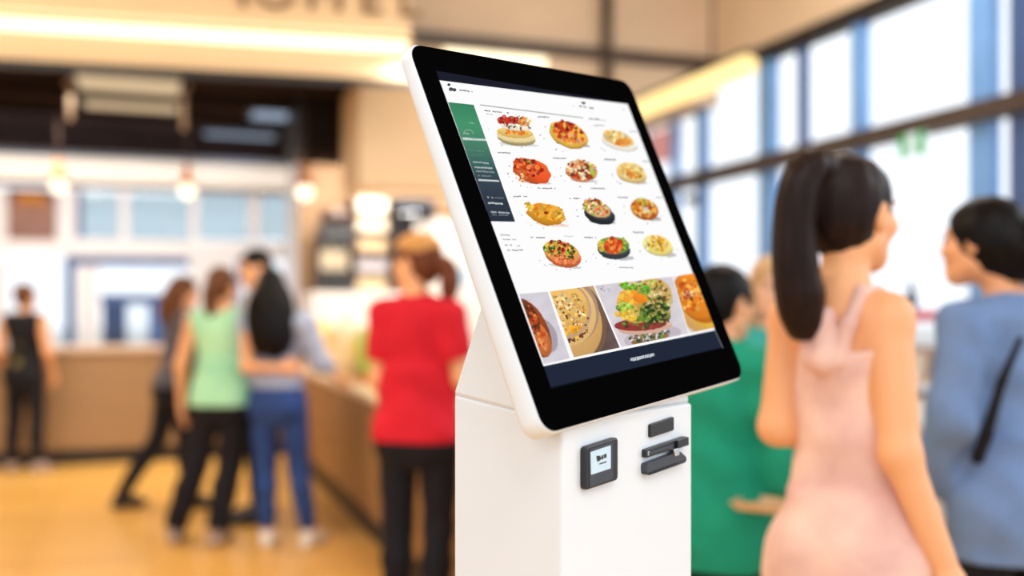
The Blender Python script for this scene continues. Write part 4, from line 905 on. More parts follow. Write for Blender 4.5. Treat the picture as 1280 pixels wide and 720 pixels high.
class Figure:
    """A figure 1.70 m tall facing +Y (its left is -X); scaled to height at the end."""
    def __init__(s, H=1.65, male=False, sh=0.165, slim=1.0, pose=None, hip=(0, 0), shoulder=(0, 0), head_off=(0, 0, 0), head=(0, 0, 0), neck=0.046):
        s.S = H / 1.70; s.bx = min(1, sh / .165) * .066; s.male = male; s.slim = slim
        p = dict(sh_l=(-sh, -.01, 1.375), sh_r=(sh, -.01, 1.375), el_l=(-sh - .045, -.03, 1.105), el_r=(sh + .045, -.03, 1.105), wr_l=(-sh - .06, .03, .865), wr_r=(sh + .06, .03, .865),
                 hp_l=(-.085, 0, .88), hp_r=(.085, 0, .88), kn_l=(-.088, .012, .48), kn_r=(.088, .012, .48), an_l=(-.088, -.02, .085), an_r=(.088, -.02, .085),
                 palm_l=(1, 0, 0), palm_r=(-1, 0, 0), curl_l=28, curl_r=28, foot_l=10, foot_r=-10)
        off = V3(shoulder[0], shoulder[1], 0)
        for k in ('sh_l', 'sh_r', 'el_l', 'el_r', 'wr_l', 'wr_r'): p[k] = V3(*p[k]) + off
        for k in ('hp_l', 'hp_r'): p[k] = V3(*p[k]) + V3(hip[0], hip[1], 0)
        p.update(pose or {}); s.p = {k: (np.array(v, float) if hasattr(v, '__len__') else v) for k, v in p.items()}
        cx = lambda z: np.interp(z, [.85, 1.38], [hip[0], shoulder[0]]); cy = lambda z: np.interp(z, [.85, 1.38], [hip[1], shoulder[1]])
        w = slim
        if male: T = [(.74, .12, .09, 0), (.82, .158, .108, 0), (.90, .160, .108, 0), (1.0, .150, .098, 0), (1.12, .150, .098, .005), (1.25, .168, .112, .008), (1.33, .172, .105, 0), (1.385, .15, .078, -.012), (1.42, .085, .06, -.018), (1.45, .055, .05, -.015)]
        else: T = [(.74, .12, .09, 0), (.82, .165, .11, -.008), (.90, .168, .112, -.008), (1.0, .146, .098, 0), (1.10, .124, .086, .008), (1.18, .132, .092, .012), (1.26, .148, .102, .012), (1.33, .155, .095, .002), (1.38, .138, .072, -.012), (1.415, .08, .056, -.018), (1.45, .05, .046, -.014)]
        s.T = [(z, a * w * (sh / .165 if z > 1.2 else 1), b * w, cx(z), cy(z) + c) for (z, a, b, c) in T]
        s.nb = V3(shoulder[0], shoulder[1] - .014, 1.42); s.neck = neck
        s.R = rotm(*head); s.hc = V3(shoulder[0] + head_off[0], shoulder[1] + .018 + head_off[1], 1.588 + head_off[2])
        s.ns = V3(shoulder[0] + head_off[0] * .8, shoulder[1] + head_off[1] * .8 - .002, 1.53 + head_off[2] * .9)
        s.cx, s.cy = cx, cy
    def hl(s, *q): return s.hc + s.R @ np.array(q, float)
    # ---- the parts of the trunk and limbs, reusable by garments
    def trunk(s, f, inf=0.0, bust=True):
        f.loft(s.T, 0.03, inf)
        if not s.male and bust:
            for x in (-s.bx, s.bx): f.ell((s.cx(1.235) + x, s.cy(1.235) + .072, 1.235), (.056 + inf, .05 + inf, .06 + inf), .04)
        for x in (-.072, .072): f.ell((s.cx(.87) + x, s.cy(.87) - .055, .865), (.083 + inf, .072 + inf, .092 + inf), .05)
    def yoke(s, f, inf=0.0):
        p = s.p
        for q in 'lr': f.cone(lerp(s.nb, p['sh_' + q], .35) + V3(0, 0, -.012), p['sh_' + q] + V3(0, 0, -.004), .046 + inf, .050 + inf, .04)
    def arm(s, f, q, inf=0.0, end=2.0, k=.025, cut=False, flare=0.0):
        p = s.p; m = 1.12 if s.male else 1.0; a, e, w = p['sh_' + q], p['el_' + q], p['wr_' + q]
        r0, r1, r2, r3 = .049 * m + inf, .037 * m + inf + flare, .036 * m + inf + flare, .025 * m + inf * .8 + flare
        if end >= 1:
            f.cone(a, e, r0, r1, k)
            t = min(1, end - 1)
            if t > 0: f.cone(e, lerp(e, w, t), r2, r2 + (r3 - r2) * t, k, cut_b=cut)
        else: f.cone(a, lerp(a, e, end), r0, r0 + (r1 - r0) * end, k, cut_b=cut)
    def leg(s, f, q, inf=0.0, zend=None, k=.03, cut=False, flare=0.0):
        p = s.p; h, n, a = p['hp_' + q], p['kn_' + q], p['an_' + q]; w = s.slim
        f.cone(h, n, .088 * w + inf, .054 * w + inf + flare * .5, k)
        t = 1.0 if zend is None else (n[2] - zend) / max(1e-6, n[2] - a[2])
        calf = lerp(n, a, .32) + V3(0, -.014, 0)
        if t > .4:
            f.cone(n, calf, .052 * w + inf + flare * .5, .051 * w + inf + flare * .7, k)
            f.cone(calf, lerp(n, a, t), .051 * w + inf + flare * .7, .035 + inf + flare, k, cut_b=cut)
        else: f.cone(n, lerp(n, a, t), .052 * w + inf, .05 * w + inf, k, cut_b=cut)
    def foot(s, f, q, inf=0.0, sole=True):
        a = s.p['an_' + q]; g = math.radians(s.p['foot_' + q]); d = V3(-math.sin(g), math.cos(g), 0); z = a[2] - .085
        heel = V3(a[0], a[1], z) - d * .035 + V3(0, 0, .035 + inf * .3)
        ball = V3(a[0], a[1], z) + d * .115 + V3(0, 0, .03 + inf * .3); toe = ball + d * .055 + V3(0, 0, -.006)
        f.cone(a + V3(0, 0, .01), heel + d * .02, .036 + inf, .033 + inf, .02); f.cone(heel, ball, .032 + inf, .036 + inf, .02); f.cone(ball, toe, .036 + inf, .024 + inf, .015)
        f.cone(a + d * .01, ball, .036 + inf, .026 + inf, .03)
    def hand(s, f, q):
        p = s.p; w = p['wr_' + q]; d = nrm(w - p['el_' + q])
        if 'hd_' + q in p: d = nrm(p['hd_' + q])
        n = p['palm_' + q]; n = nrm(n - d * (n @ d)); t = np.cross(n, d) if q == 'r' else np.cross(d, n)   # towards the thumb
        t = nrm(t)
        if 'th_' + q in p and t @ p['th_' + q] < 0: t = -t
        K4 = [w + d * (.088 - .004 * abs(i - 1)) + t * (.031 - .0205 * i) for i in range(4)]
        for i in range(4): f.cone(w + d * .012 + t * (.012 - .008 * i), K4[i], .0155, .0112, .022)
        c = math.radians(p['curl_' + q])
        for i, L in enumerate((.072, .080, .075, .058)):
            q0 = K4[i]; sp = t * (.10 - .075 * i); ang = 0; rr = .0084 if i < 3 else .0072
            for j, (fr, a_) in enumerate(((.45, .55), (.30, .8), (.25, .6))):
                ang += c * a_; dr = nrm(d * math.cos(ang) + n * math.sin(ang) + sp); q1 = q0 + dr * L * fr * 1.25
                f.cone(q0, q1, rr, rr - .0007, .005); q0 = q1; rr -= .0007
        b0 = w + d * .022 + t * .020; b1 = b0 + nrm(d * .62 + t * .68 + n * .28) * .045; b2 = b1 + nrm(d * .86 + t * .34 + n * .34) * .034; b3 = b2 + nrm(d * .9 + t * .1 + n * .4) * .026
        f.chain([b0, b1, b2, b3], [.0150, .0115, .0095, .0078], .008)
    def headf(s, f):
        R = s.R; m = 1.04 if s.male else 1.0
        f.cone(s.nb + V3(0, 0, -.03), s.ns, s.neck * 1.12 * m, s.neck * m, .03)
        f.cone(s.ns, s.hl(0, -.01, -.02), s.neck * m, .05, .03)
        f.ell(s.hl(0, -.014, .028), V3(.073, .094, .084) * m, .02, R)
        f.ell(s.hl(0, .030, -.040), V3(.056, .062, .070) * m, .035, R)
        f.cone(s.hl(-.018, .052, -.094), s.hl(.018, .052, -.094), .019, .019, .03)
        f.cone(s.hl(-.048, .0, -.062), s.hl(-.014, .056, -.098), .016, .014, .03); f.cone(s.hl(.048, .0, -.062), s.hl(.014, .056, -.098), .016, .014, .03)
        f.cone(s.hl(0, .078, .012), s.hl(0, .0965, -.028), .008, .0115, .012); f.ell(s.hl(0, .089, -.032), (.017, .012, .009), .01, R)
        f.cone(s.hl(-.034, .074, .024), s.hl(.034, .074, .024), .010, .010, .02)
        for x in (-.032, .032):
            f.ell(s.hl(x, .090, .002), (.017, .010, .011), .010, R, 's'); f.ell(s.hl(x * 1.35, .06, -.026), (.02, .02, .018), .025, R)
        f.ell(s.hl(0, .082, -.056), (.023, .010, .0055), .006, R); f.ell(s.hl(0, .080, -.067), (.020, .010, .006), .006, R)
        for x in (-1, 1):
            f.ell(s.hl(x * .074, -.006, -.006), (.010, .020, .031), .010, R); f.ell(s.hl(x * .083, .0, -.004), (.006, .009, .016), .004, R, 's')
    def bounds(s, zlo=0, zhi=1.74, pad=.09):
        pts = np.array([v for k, v in s.p.items() if k[:2] in ('sh', 'el', 'wr', 'hp', 'kn', 'an')] + [s.hc])
        lo, hi = pts.min(0) - pad - .10, pts.max(0) + pad + .10
        return (lo[0], lo[1], zlo - .02), (hi[0], hi[1], zhi + .02)
    def body(s, h, name, mt):
        f = Field(*s.bounds(0, s.hc[2] + .14), h); s.trunk(f); s.yoke(f)
        for q in 'lr': s.arm(f, q); s.leg(f, q)
        for q in 'lr': s.foot(f, q); s.hand(f, q)
        s.headf(f)
        return f.mesh(name, s.S, mt)

def put(me, name, parent, mt=None):
    o = bpy.data.objects.new(name, me); col.objects.link(o)
    if parent is not None: o.parent = parent
    if mt is not None: me.materials.clear(); me.materials.append(mt)
    return o

def person(fig, pos, yaw, label, skin, h=.008, top=None, legs=None, shoes=None, hair=None, eyes=True, group=None, extra=None):
    """pos: floor point; yaw: world heading in degrees (0 = +Y, positive turns left)"""
    S = fig.S
    b = put(fig.body(h, 'person', skin), 'person', None); tag(b, label, 'person', group)
    b.location = pos; b.rotation_euler = (0, 0, math.radians(yaw))
    if top:
        f = Field(*fig.bounds(top['hem'] - .03, 1.50), h); inf = top.get('inf', .010)
        fig.trunk(f, inf)
        if top.get('drape'):                     # cloth hanging straight from the widest point below the bust
            z0, z1 = top['hem'] - .02, top['drape'][0]; w0, w1 = top['drape'][1], top['drape'][2]
            f.loft([(z0, w0[0], w0[1], fig.cx(.85), fig.cy(.85) - .006), (z1, w1[0], w1[1], fig.cx(z1), fig.cy(z1))], .05)
        sl = top.get('sleeve', 0)
        if top.get('yoke', True): fig.yoke(f, inf)
        if sl > 0:
            for q in 'lr': fig.arm(f, q, inf + top.get('sinf', 0.004), sl, .035, True, top.get('flare', 0))
        f.wrinkle(top.get('wr', .0035), top.get('seed', 1), top.get('wf', 1.0))
        if sl == 0 and not top.get('strap'):
            for q in 'lr':
                a = fig.p['sh_' + q]; sgn = -1 if q == 'l' else 1
                f.ell(a + V3(sgn * .055, 0, -.005), (.062, .12, .095), .01, None, 's')
        if top.get('strap'):                     # low back: keep the trunk below a line, plus two straps
            zc, dip = top['strap']
            f.keep(lambda x, y, z: np.where(y < fig.cy(1.3), z - (zc - dip * np.exp(-((x - fig.cx(1.3)) / .09) ** 2)), z - (zc - .03)))
            for q in 'lr':
                a = fig.p['sh_' + q]; sgn = -1 if q == 'l' else 1
                f.ell(a + V3(sgn * .05, 0, -.03), (.058, .12, .11), .01, None, 's')
            f.chain([V3(fig.cx(1.38), fig.cy(1.38) - .088, zc - .03), V3(fig.cx(1.38), fig.cy(1.38) - .082, 1.375)], [.034, .020], .012)
            for x in (-.098, .098):
                cx = fig.cx(1.38); cy = fig.cy(1.38)
                f.chain([V3(cx + x * .30, cy - .092, zc - .03), V3(cx + x * .48, cy - .085, 1.36), V3(cx + x * .62, cy - .055, 1.425), V3(cx + x * .66, cy + .02, 1.425), V3(cx + x * .75, cy + .07, zc - .03)], [.017, .015, .013, .013, .017], .01)
        hem = top['hem']; tilt = top.get('tilt', 0)
        f.keep(lambda x, y, z: hem + tilt * x - z)
        nr = top.get('neck', (.075, .085, .055))
        if not top.get('strap'): f.ell(fig.nb + V3(0, .02, .045), nr, .006, None, 's')
        if top.get('collar'):
            n0 = fig.nb + V3(0, .004, .012)
            f.cone(n0, n0 + V3(0, .006, .03), .064, .060, .008, True, True); f.cone(n0 + V3(0, 0, -.02), n0 + V3(0, .01, .06), .052, .052, 0, mode='s')
        put(f.mesh(top['name'], S, top['mat']), top['name'], b)
    if legs:
        f = Field(*fig.bounds(0, legs['waist'] + .05), h); inf = legs.get('inf', .008)
        fig.trunk(f, inf, False)
        for q in 'lr': fig.leg(f, q, inf, legs.get('end', .10), .02, True, legs.get('flare', 0))
        f.wrinkle(legs.get('wr', .003), legs.get('seed', 3))
        wz = legs['waist']; f.keep(lambda x, y, z: z - wz)
        put(f.mesh(legs['name'], S, legs['mat']), legs['name'], b)
    if shoes:
        for q in 'lr':
            a = fig.p['an_' + q]; f = Field(a - V3(.24, .24, .10), a + V3(.24, .24, .06), min(h, .007)); fig.foot(f, q, .006)
            zc = shoes.get('top', .10) + a[2] - .085; zb_ = a[2] - .085
            f.keep(lambda x, y, z: np.maximum(z - zc, zb_ - z))
            sh = put(f.mesh('shoe', S, shoes['mat']), 'shoe', b)
            if shoes.get('sole') is not None:
                f.keep(lambda x, y, z: z - (zb_ + .022)); f.D -= .004
                put(f.mesh('sole', S, shoes['sole']), 'sole', sh)
    if hair:
        c = fig.hc; f = Field(c - V3(.30, .30, .62), c + V3(.30, .30, .22), h * .9); R = fig.R; v = hair.get('vol', 1.0)
        f.ell(fig.hl(0, -.018, .030), V3(.081, .102, .092) * v, .02, R)
        f.ell(fig.hl(0, -.040, -.020), V3(.072, .070, .075) * v, .03, R)
        fz = hair.get('front', .052)
        # clear the face and the ears
        f.ell(fig.hl(0, .095, fz - .115), (.085, .085, .105), .012, R, 's')
        if not hair.get('cover_ears'):
            for x in (-1, 1): f.ell(fig.hl(x * .085, .012, -.03), (.028, .042, .052), .01, R, 's')
        for (pts, rs) in hair.get('locks', []):
            A = np.array([[*q, r] for q, r in zip(pts, rs)], float)
            if len(A) >= 4:                  # smooth the lock along its length
                E = np.vstack([2 * A[0] - A[1], A, 2 * A[-1] - A[-2]]); out = []
                for i in range(1, len(E) - 2):
                    for t in (0, .25, .5, .75):
                        out.append(.5 * (2 * E[i] + (E[i + 1] - E[i - 1]) * t + (2 * E[i - 1] - 5 * E[i] + 4 * E[i + 1] - E[i + 2]) * t * t + (3 * E[i] - E[i - 1] - 3 * E[i + 1] + E[i + 2]) * t ** 3))
                A = np.array(out + [A[-1]])
            f.chain([fig.hl(*q[:3]) for q in A], list(A[:, 3]), .018)
        if hair.get('strand', True):
            x, y, z = np.meshgrid(*f.ax, indexing='ij', sparse=True)
            f.D += (.0016 * np.sin(150 * x + 2.5 * np.sin(6 * z)) * np.sin(130 * y + 3 * z)).astype(np.float32)
        ho = put(f.mesh('hair', S, hair['mat']), 'hair', b)
        if hair.get('tie'):
            q = fig.hl(*hair['tie']); m_ = Field(q - .08, q + .08, .005); m_.ell(q, hair.get('tie_r', (.026, .026, .016)), 0)
            put(m_.mesh('hair_tie', S, hair.get('tie_mat', hair['mat'])), 'hair_tie', ho)
    if eyes:
        for x in (-.032, .032):
            q = fig.hl(x, .0765, .001); f = Field(q - .024, q + .024, .003); f.ell(q, (.0125, .0125, .0125), 0)
            put(f.mesh('eye', S, EYE), 'eye', b)
            q = fig.hl(x, .084, .024); f = Field(q - .034, q + .034, .003); f.cone(fig.hl(x - .014, .0835, .023), fig.hl(x + .014, .0835, .025), .0035, .0035, 0)
            put(f.mesh('eyebrow', S, hair['mat'] if hair else EYE), 'eyebrow', b)
    return b
EYE = mat('eye', (0.12, 0.07, 0.05), rough=0.15, noise=0.1, scale=50)
skinA = mat('skin_warm', rgb(234, 172, 124), rough=0.5, sss=0.12, noise=0.04, scale=8)
skinB = mat('skin_tan', rgb(232, 170, 126), rough=0.5, sss=0.12, noise=0.04, scale=8)
skinC = mat('skin_light', rgb(236, 190, 164), rough=0.5, sss=0.12, noise=0.04, scale=8)
def hairm(n, c, c2=None): return mat(n, rgb(*c), rough=0.42, noise=0.45, scale=30, stretch=(3, 3, 0.25), bump=0.35, spec=0.14)
H_blk = hairm('hair_black', (13, 10, 12)); H_dk = hairm('hair_dark_brown', (34, 22, 20)); H_br = hairm('hair_brown', (104, 66, 42)); H_bl = hairm('hair_blond', (206, 170, 128)); H_rb = hairm('hair_red_brown', (110, 62, 40))
def cloth(n, c, ns=.10, sc=12, bump=.25, rough=.85): return mat(n, rgb(*c), rough=rough, noise=ns, scale=sc, bump=bump, spec=0.25)
C_blk = cloth('cloth_black', (24, 23, 28), .2); C_blk2 = cloth('cloth_black_trousers', (26, 26, 34), .2)
S_blk = mat('shoe_black', rgb(28, 26, 28), rough=0.5, noise=0.1); S_wht = mat('shoe_white', rgb(232, 228, 224), rough=0.5, noise=0.05); S_gry = mat('shoe_grey', rgb(170, 150, 140), rough=0.6, noise=0.1)
HEAD0 = 19.8          # camera heading is this many degrees to the right of +Y
def yw(rel): return -HEAD0 - rel          # rel: degrees to the right of the camera's heading

# --- woman in the pink sleeveless dress (nearest, right)
dd_ = 2.05
pinkm = mat('pink_cloth', rgb(236, 204, 190), rough=0.85, noise=0.14, scale=7, bump=0.4, c2=rgb(208, 164, 158), spec=0.2)
fg = Figure(H=1.71, slim=.84, sh=.128, hip=(0.0, 0), shoulder=(-.030, .018), head=(-13, 2, 3), head_off=(.006, .012, 0),
    pose=dict(el_r=(.112, -.05, 1.11), wr_r=(.195, -.03, .885), curl_r=30, palm_r=(-1, .1, 0), sh_r=(.064, .006, 1.372), sh_l=(-.140, .014, 1.37), el_l=(-.158, -.025, 1.14), wr_l=(-.06, .17, 1.08), palm_l=(.4, .6, -.6), curl_l=45))
pos = CC((1068 - 640) / F * dd_, dd_)
person(fg, pos, yw(42), 'woman seen from behind in a pale pink sleeveless dress with a long dark ponytail', skinA, h=.0055,
    top=dict(name='dress', mat=pinkm, hem=.42, inf=.011, strap=(1.318, .02), wr=.006, seed=2, drape=(1.0, (.143, .118), (.116, .092))),
    shoes=dict(mat=S_wht), hair=dict(mat=H_dk, vol=1.0, front=.058, tie=(0, -.098, .090), tie_r=(.024, .024, .022), tie_mat=mat('hair_tie_tan', rgb(190, 140, 100), rough=.6, noise=.1),
        locks=[([(0, -.06, .075), (0, -.098, .090)], [.05, .026]), ([(0, -.098, .092), (-.006, -.135, .090), (-.012, -.164, .04), (-.014, -.170, -.06), (-.010, -.162, -.15), (-.004, -.150, -.228)], [.024, .028, .034, .037, .039, .032]), ([(-.01, -.168, -.05), (.002, -.156, -.16), (.006, -.15, -.215)], [.028, .036, .030])]))

# --- woman in the blue sweater (right edge)
dd_ = 2.7
bluec = cloth('sweater_blue', (112, 142, 190), .10, 14, .2)
fg = Figure(H=1.69, sh=.158, slim=.98, head=(36, 4, 0), head_off=(-.07, .015, 0),
    pose=dict(sh_l=(-.152, -.01, 1.36), el_l=(-.215, -.05, 1.11), wr_l=(-.20, .10, .90), palm_l=(1, 0, 0), el_r=(.25, -.02, 1.10), wr_r=(.20, .16, .98)))
pos = CC((1264 - 640) / F * dd_, dd_)
blue_p = person(fg, pos, yw(-12), 'woman in a long blue sweater with a dark hair bun', skinB, h=.007,
    top=dict(name='sweater', mat=bluec, hem=.735, inf=.016, sleeve=1.92, sinf=.004, flare=.006, wr=.005, seed=5, neck=(.066, .075, .045), drape=(1.05, (.180, .14), (.146, .11))),
    legs=dict(name='trousers', mat=C_blk2, waist=.95, inf=.006, end=.10), shoes=dict(mat=S_blk),
    hair=dict(mat=H_blk, vol=1.06, front=.062, cover_ears=True, locks=[([(0, -.08, .0), (0, -.135, -.012)], [.07, .062]), ([(.02, -.135, .01), (-.02, -.14, -.03)], [.055, .052]), ([(0, -.05, -.06), (0, -.115, -.05)], [.05, .055])]))

# --- green shirt, leaning, beside the kiosk
dd_ = 2.9
greenc = cloth('shirt_green', (26, 152, 124), .14, 12, .3)
fg = Figure(H=1.52, sh=.17, slim=1.08, shoulder=(.01, .04), head=(-28, -6, 0), head_off=(.0, .03, -.005),
    pose=dict(sh_r=(.175, .02, 1.36), el_r=(.262, -.02, 1.06), wr_r=(.13, .21, .965), palm_r=(-.5, 0, .9), curl_r=50, el_l=(-.24, .02, 1.08), wr_l=(-.06, .23, .98), palm_l=(.5, 0, .9)))
pos = CC((892 - 640) / F * dd_, dd_)
green_p = person(fg, pos, yw(30), 'person in a green shirt with short dark hair standing beside the kiosk', skinB, h=.007,
    top=dict(name='shirt', mat=greenc, hem=.74, inf=.022, sleeve=1.62, sinf=.012, flare=.012, wr=.006, seed=8, collar=True, drape=(1.1, (.20, .15), (.165, .12))),
    legs=dict(name='trousers', mat=C_blk2, waist=.95, inf=.012, end=.10), shoes=dict(mat=S_blk),
    hair=dict(mat=H_blk, vol=1.08, front=.05, locks=[([(0, -.07, -.03), (0, -.075, -.055)], [.068, .055])]))

# --- fair-haired person half hidden behind the green shirt
dd_ = 3.75
fg = Figure(H=1.585, sh=.16, head=(30, -4, 0))
pos = CC((966 - 640) / F * dd_, dd_)
person(fg, pos, yw(-150), 'fair-haired person in a teal top half hidden behind the woman in pink', skinC, h=.009,
    top=dict(name='top', mat=cloth('top_teal', (60, 170, 166), .1), hem=.85, inf=.018, sleeve=.55, wr=.004, seed=4),
    legs=dict(name='trousers', mat=C_blk2, waist=.95, inf=.008), shoes=dict(mat=S_blk),
    hair=dict(mat=H_bl, vol=1.04, front=.06, cover_ears=True, locks=[([(-.06, -.02, .0), (-.07, -.02, -.08), (-.07, .0, -.15)], [.035, .03, .02]), ([(.06, -.02, .0), (.07, -.02, -.08), (.07, .0, -.15)], [.035, .03, .02])]))

# --- woman in the red T-shirt at the service counter
dd_ = 4.15
redc = cloth('tee_red', (206, 30, 48), .10, 10, .25)
fg = Figure(H=1.70, sh=.140, slim=.94, head=(72, -3, 2), head_off=(-.015, .01, 0), shoulder=(0, .0),
    pose=dict(sh_l=(-.140, -.005, 1.37), sh_r=(.140, -.01, 1.37), el_l=(-.168, -.005, 1.10), wr_l=(-.165, .15, .935), palm_l=(1, 0, -.3), el_r=(.195, -.02, 1.11), wr_r=(.16, .17, .97)))
pos = CC((522 - 640) / F * dd_, dd_)
red_p = person(fg, pos, yw(12), 'woman in a bright red T-shirt and black trousers standing at the service counter', skinA, h=.008,
    top=dict(name='tee_shirt', mat=redc, hem=.855, inf=.016, sleeve=.70, sinf=.006, flare=.003, wr=.005, seed=6, neck=(.066, .07, .042), drape=(1.15, (.176, .128), (.152, .112))),
    legs=dict(name='trousers', mat=C_blk2, waist=.97, inf=.008, end=.10, flare=.012), shoes=dict(mat=S_blk),
    hair=dict(mat=H_rb, vol=1.04, front=.060, tie=(0, -.115, .0), tie_r=(.02, .02, .02), tie_mat=C_blk, locks=[([(0, -.08, .01), (0, -.115, .0)], [.05, .026]), ([(0, -.118, .0), (.01, -.152, -.03), (.012, -.158, -.10), (.012, -.145, -.17)], [.022, .032, .036, .018])]))

f = Field(fg.hc - .16, fg.hc + .18, .007)
f.ell(fg.hl(0, -.012, .052), (.090, .108, .078), .02, fg.R); Rz = fg.R
f.keep(lambda x, y, z: (fg.hc[2] + .050) + .22 * (Rz[1, 1] * (y - fg.hc[1]) + Rz[0, 1] * (x - fg.hc[0])) - z)
put(f.mesh('cap', fg.S, cloth('crown_tan', (206, 152, 92), .1)), 'cap', red_p)  # tan shell over the crown of the hair

# --- black top at the back counter (far left)
dd_ = 8.5
fg = Figure(H=1.60, sh=.17, slim=1.0, head=(-8, -6, 0), pose=dict(el_l=(-.225, -.04, 1.09), wr_l=(-.20, .10, .89), el_r=(.23, -.03, 1.09), wr_r=(.21, .10, .88), an_l=(-.12, -.02, .085), an_r=(.13, -.02, .085), kn_l=(-.105, .012, .48), kn_r=(.11, .012, .48)))
pos = CC((31 - 640) / F * dd_, dd_)
o = person(fg, pos, yw(4), 'woman in a black sleeveless top with an olive patch facing the back counter', skinA, h=.010,
    top=dict(name='top', mat=C_blk, hem=.86, inf=.018, sleeve=.0, wr=.003, seed=9),
    legs=dict(name='trousers', mat=C_blk2, waist=.98, inf=.010, end=.10, flare=.004), shoes=dict(mat=S_gry),
    hair=dict(mat=H_br, vol=1.03, front=.06, locks=[([(0, -.075, .05), (0, -.09, .07)], [.04, .042]), ([(.02, -.1, .06), (-.02, -.1, .06)], [.035, .035])]))
f = Field((-.16, -.20, .84), (.16, .0, 1.3), .01); f.trunk = None
fg.trunk(f, .016); f.keep(lambda x, y, z: np.maximum(np.maximum(np.abs(x - .03) - .075, np.abs(z - 1.08) - .13), y - .0)); o2 = put(f.mesh('olive_patch', fg.S, cloth('olive', (118, 106, 52), .15)), 'olive_patch', o)

# --- grey top, long brown hair, stepping up behind the group
dd_ = 7.0
fg = Figure(H=1.62, sh=.16, shoulder=(0, .05), hip=(0, -.02), head=(-10, -4, 0), pose=dict(el_l=(-.22, .02, 1.10), wr_l=(-.20, .16, .90), el_r=(.21, .04, 1.10), wr_r=(.17, .20, .95),
    hp_l=(-.085, -.02, .88), kn_l=(-.10, -.10, .50), an_l=(-.11, -.36, .10), hp_r=(.085, 0, .88), kn_r=(.09, .06, .48), an_r=(.09, .10, .085)))
pos = CC((219 - 640) / F * dd_, dd_)
person(fg, pos, yw(58), 'woman in a dark grey top with long brown hair stepping towards the service counter', skinB, h=.009,
    top=dict(name='top', mat=cloth('top_grey', (84, 82, 92), .12), hem=.90, inf=.018, sleeve=1.5, wr=.004, seed=7),
    legs=dict(name='trousers', mat=C_blk2, waist=.98, inf=.010, end=.10, flare=.004), shoes=dict(mat=S_blk),
    hair=dict(mat=H_br, vol=1.04, front=.055, cover_ears=True, locks=[([(0, -.06, .0), (0, -.10, -.08), (.0, -.11, -.18), (.0, -.10, -.26)], [.07, .065, .058, .03]), ([(-.06, -.03, .0), (-.07, -.05, -.12), (-.06, -.06, -.22)], [.035, .035, .02]), ([(.06, -.03, .0), (.07, -.05, -.12), (.06, -.06, -.22)], [.035, .035, .02])]))

# --- tall man with dark hair facing the group
dd_ = 6.55
fg = Figure(H=1.78, male=True, sh=.185, head=(30, -8, 0), pose=dict(wr_r=(.20, .15, 1.0), wr_l=(-.20, .15, 1.0)))
pos = CC((322 - 640) / F * dd_, dd_)
person(fg, pos, yw(-100), 'tall man with short dark hair and a pale shirt standing behind the couple', skinA, h=.009,
    top=dict(name='shirt', mat=cloth('shirt_pale', (196, 196, 206), .06), hem=.82, inf=.022, sleeve=.7, sinf=.012, wr=.004, seed=12, collar=True),
    legs=dict(name='trousers', mat=C_blk2, waist=.98, inf=.012, end=.10, flare=.006), shoes=dict(mat=S_blk),
    hair=dict(mat=H_blk, vol=1.03, front=.055))

# --- mint green top, arm round her companion
dd_ = 5.95
mint = mat('tank_mint', rgb(180, 230, 188), rough=0.85, noise=0.2, scale=4, bump=0.2, c2=rgb(130, 208, 178), spec=0.2)
fg = Figure(H=1.64, sh=.17, slim=1.0, head=(-20, 0, 0), shoulder=(.0, .0), hip=(.0, 0), pose=dict(sh_l=(-.172, -.01, 1.37), el_l=(-.245, -.03, 1.10), wr_l=(-.255, .02, .87), el_r=(.215, -.19, 1.10), wr_r=(.405, -.16, 1.09), palm_r=(0, 1, 0), curl_r=20, th_r=(0, 0, 1),
    kn_l=(-.16, .012, .48), an_l=(-.29, -.02, .085), kn_r=(.05, .012, .48), an_r=(-.01, -.06, .085)))
pos = CC((277 - 640) / F * dd_, dd_)
person(fg, pos, yw(2), 'woman in a mint green tank top and black trousers with an arm around her companion', skinA, h=.008,
    top=dict(name='tank_top', mat=mint, hem=.855, inf=.018, sleeve=0, wr=.004, seed=3, drape=(1.1, (.190, .128), (.140, .105)), neck=(.085, .11, .075)),
    legs=dict(name='trousers', mat=C_blk2, waist=.96, inf=.012, end=.10, flare=.022), shoes=dict(mat=S_gry),
    hair=dict(mat=H_br, vol=1.03, front=.058, tie=(0, -.105, .01), tie_r=(.02, .02, .02), tie_mat=C_blk, locks=[([(0, -.07, .01), (0, -.105, .01)], [.05, .028]), ([(0, -.108, .0), (0, -.13, -.04), (.0, -.125, -.12), (.0, -.11, -.18)], [.022, .034, .034, .014])]))

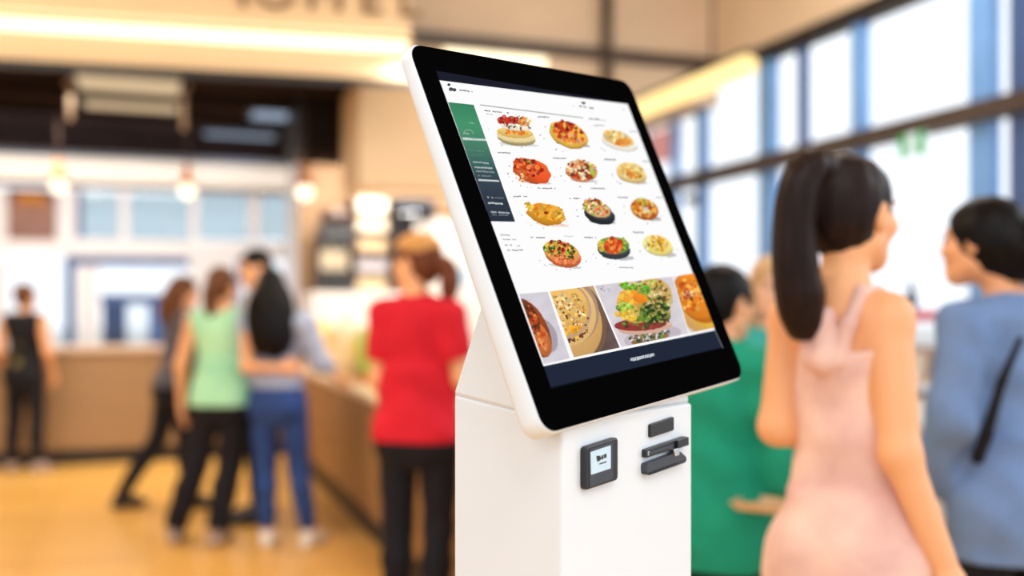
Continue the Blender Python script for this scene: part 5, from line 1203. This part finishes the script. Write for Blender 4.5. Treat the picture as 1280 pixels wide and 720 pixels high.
# --- long black hair, pale blue shirt and jeans
dd_ = 5.9
jeans = cloth('jeans_blue', (44, 72, 132), .2, 14, .25)
fg = Figure(H=1.63, sh=.165, head=(12, -2, -4), head_off=(-.02, .01, 0), shoulder=(-.035, .0), pose=dict(sh_r=(.160, -.005, 1.365), el_r=(.245, .05, 1.13), wr_r=(.285, .25, 1.03), palm_r=(0, .2, -1), curl_r=15, el_l=(-.205, .02, 1.10), wr_l=(-.17, .2, .95),
    kn_l=(-.085, .012, .48), an_l=(-.06, -.02, .085), kn_r=(.12, .03, .48), an_r=(.195, .0, .085)))
pos = CC((348 - 640) / F * dd_, dd_)
person(fg, pos, yw(8), 'woman with long black hair in a pale blue shirt, blue jeans and white trainers', skinA, h=.008,
    top=dict(name='shirt', mat=cloth('shirt_blue', (166, 178, 206), .08, 14), hem=.975, inf=.022, sleeve=1.55, sinf=.004, wr=.004, seed=11),
    legs=dict(name='jeans', mat=jeans, waist=1.01, inf=.010, end=.11, flare=.006), shoes=dict(mat=S_wht, sole=S_wht),
    hair=dict(mat=H_blk, vol=1.06, front=.055, cover_ears=True, locks=[([(0, -.06, .02), (0, -.105, -.08), (.0, -.13, -.20), (.01, -.135, -.30), (.01, -.125, -.37)], [.082, .088, .090, .088, .078]), ([(-.06, -.03, .0), (-.085, -.08, -.12), (-.085, -.11, -.24), (-.065, -.12, -.37)], [.04, .058, .06, .055]), ([(.06, -.03, .0), (.085, -.08, -.12), (.085, -.11, -.24), (.065, -.12, -.37)], [.04, .058, .06, .055])]))

# black strip added as the dark gap between arm and blue sweater
f = Field((-.30, -.25, .85), (.1, .1, 1.5), .007)
f.chain([V3(-.075, -.128, 1.33), V3(-.125, -.122, 1.22), V3(-.160, -.108, 1.08), V3(-.172, -.09, 1.02)], [.008, .012, .016, .018], .01)
put(f.mesh('arm_gap_strip', 1.69 / 1.70, C_blk), 'arm_gap_strip', blue_p)
# the small tan tray in the hands of the person in green
q = P(958, 630, 2.70)
m = MB(); R_ = Matrix.Translation(q) @ Matrix.Rotation(math.radians(-50), 4, 'Z')
m.rings([[R_ @ Vector((x, y, z)) for (x, y) in rrect(-.085 + i, -.07 + i, .085 - i, .07 - i, .02, 4)] for (i, z) in ((.012, -.012), (0, .006), (.003, .008), (.014, -.006))], True, smooth=False)
o = m.build('serving_tray', mat('tray_tan', rgb(226, 188, 150), rough=0.5, noise=0.08)); basemesh(o, q); tag(o, 'small tan tray held by the person in the green shirt', 'tray')
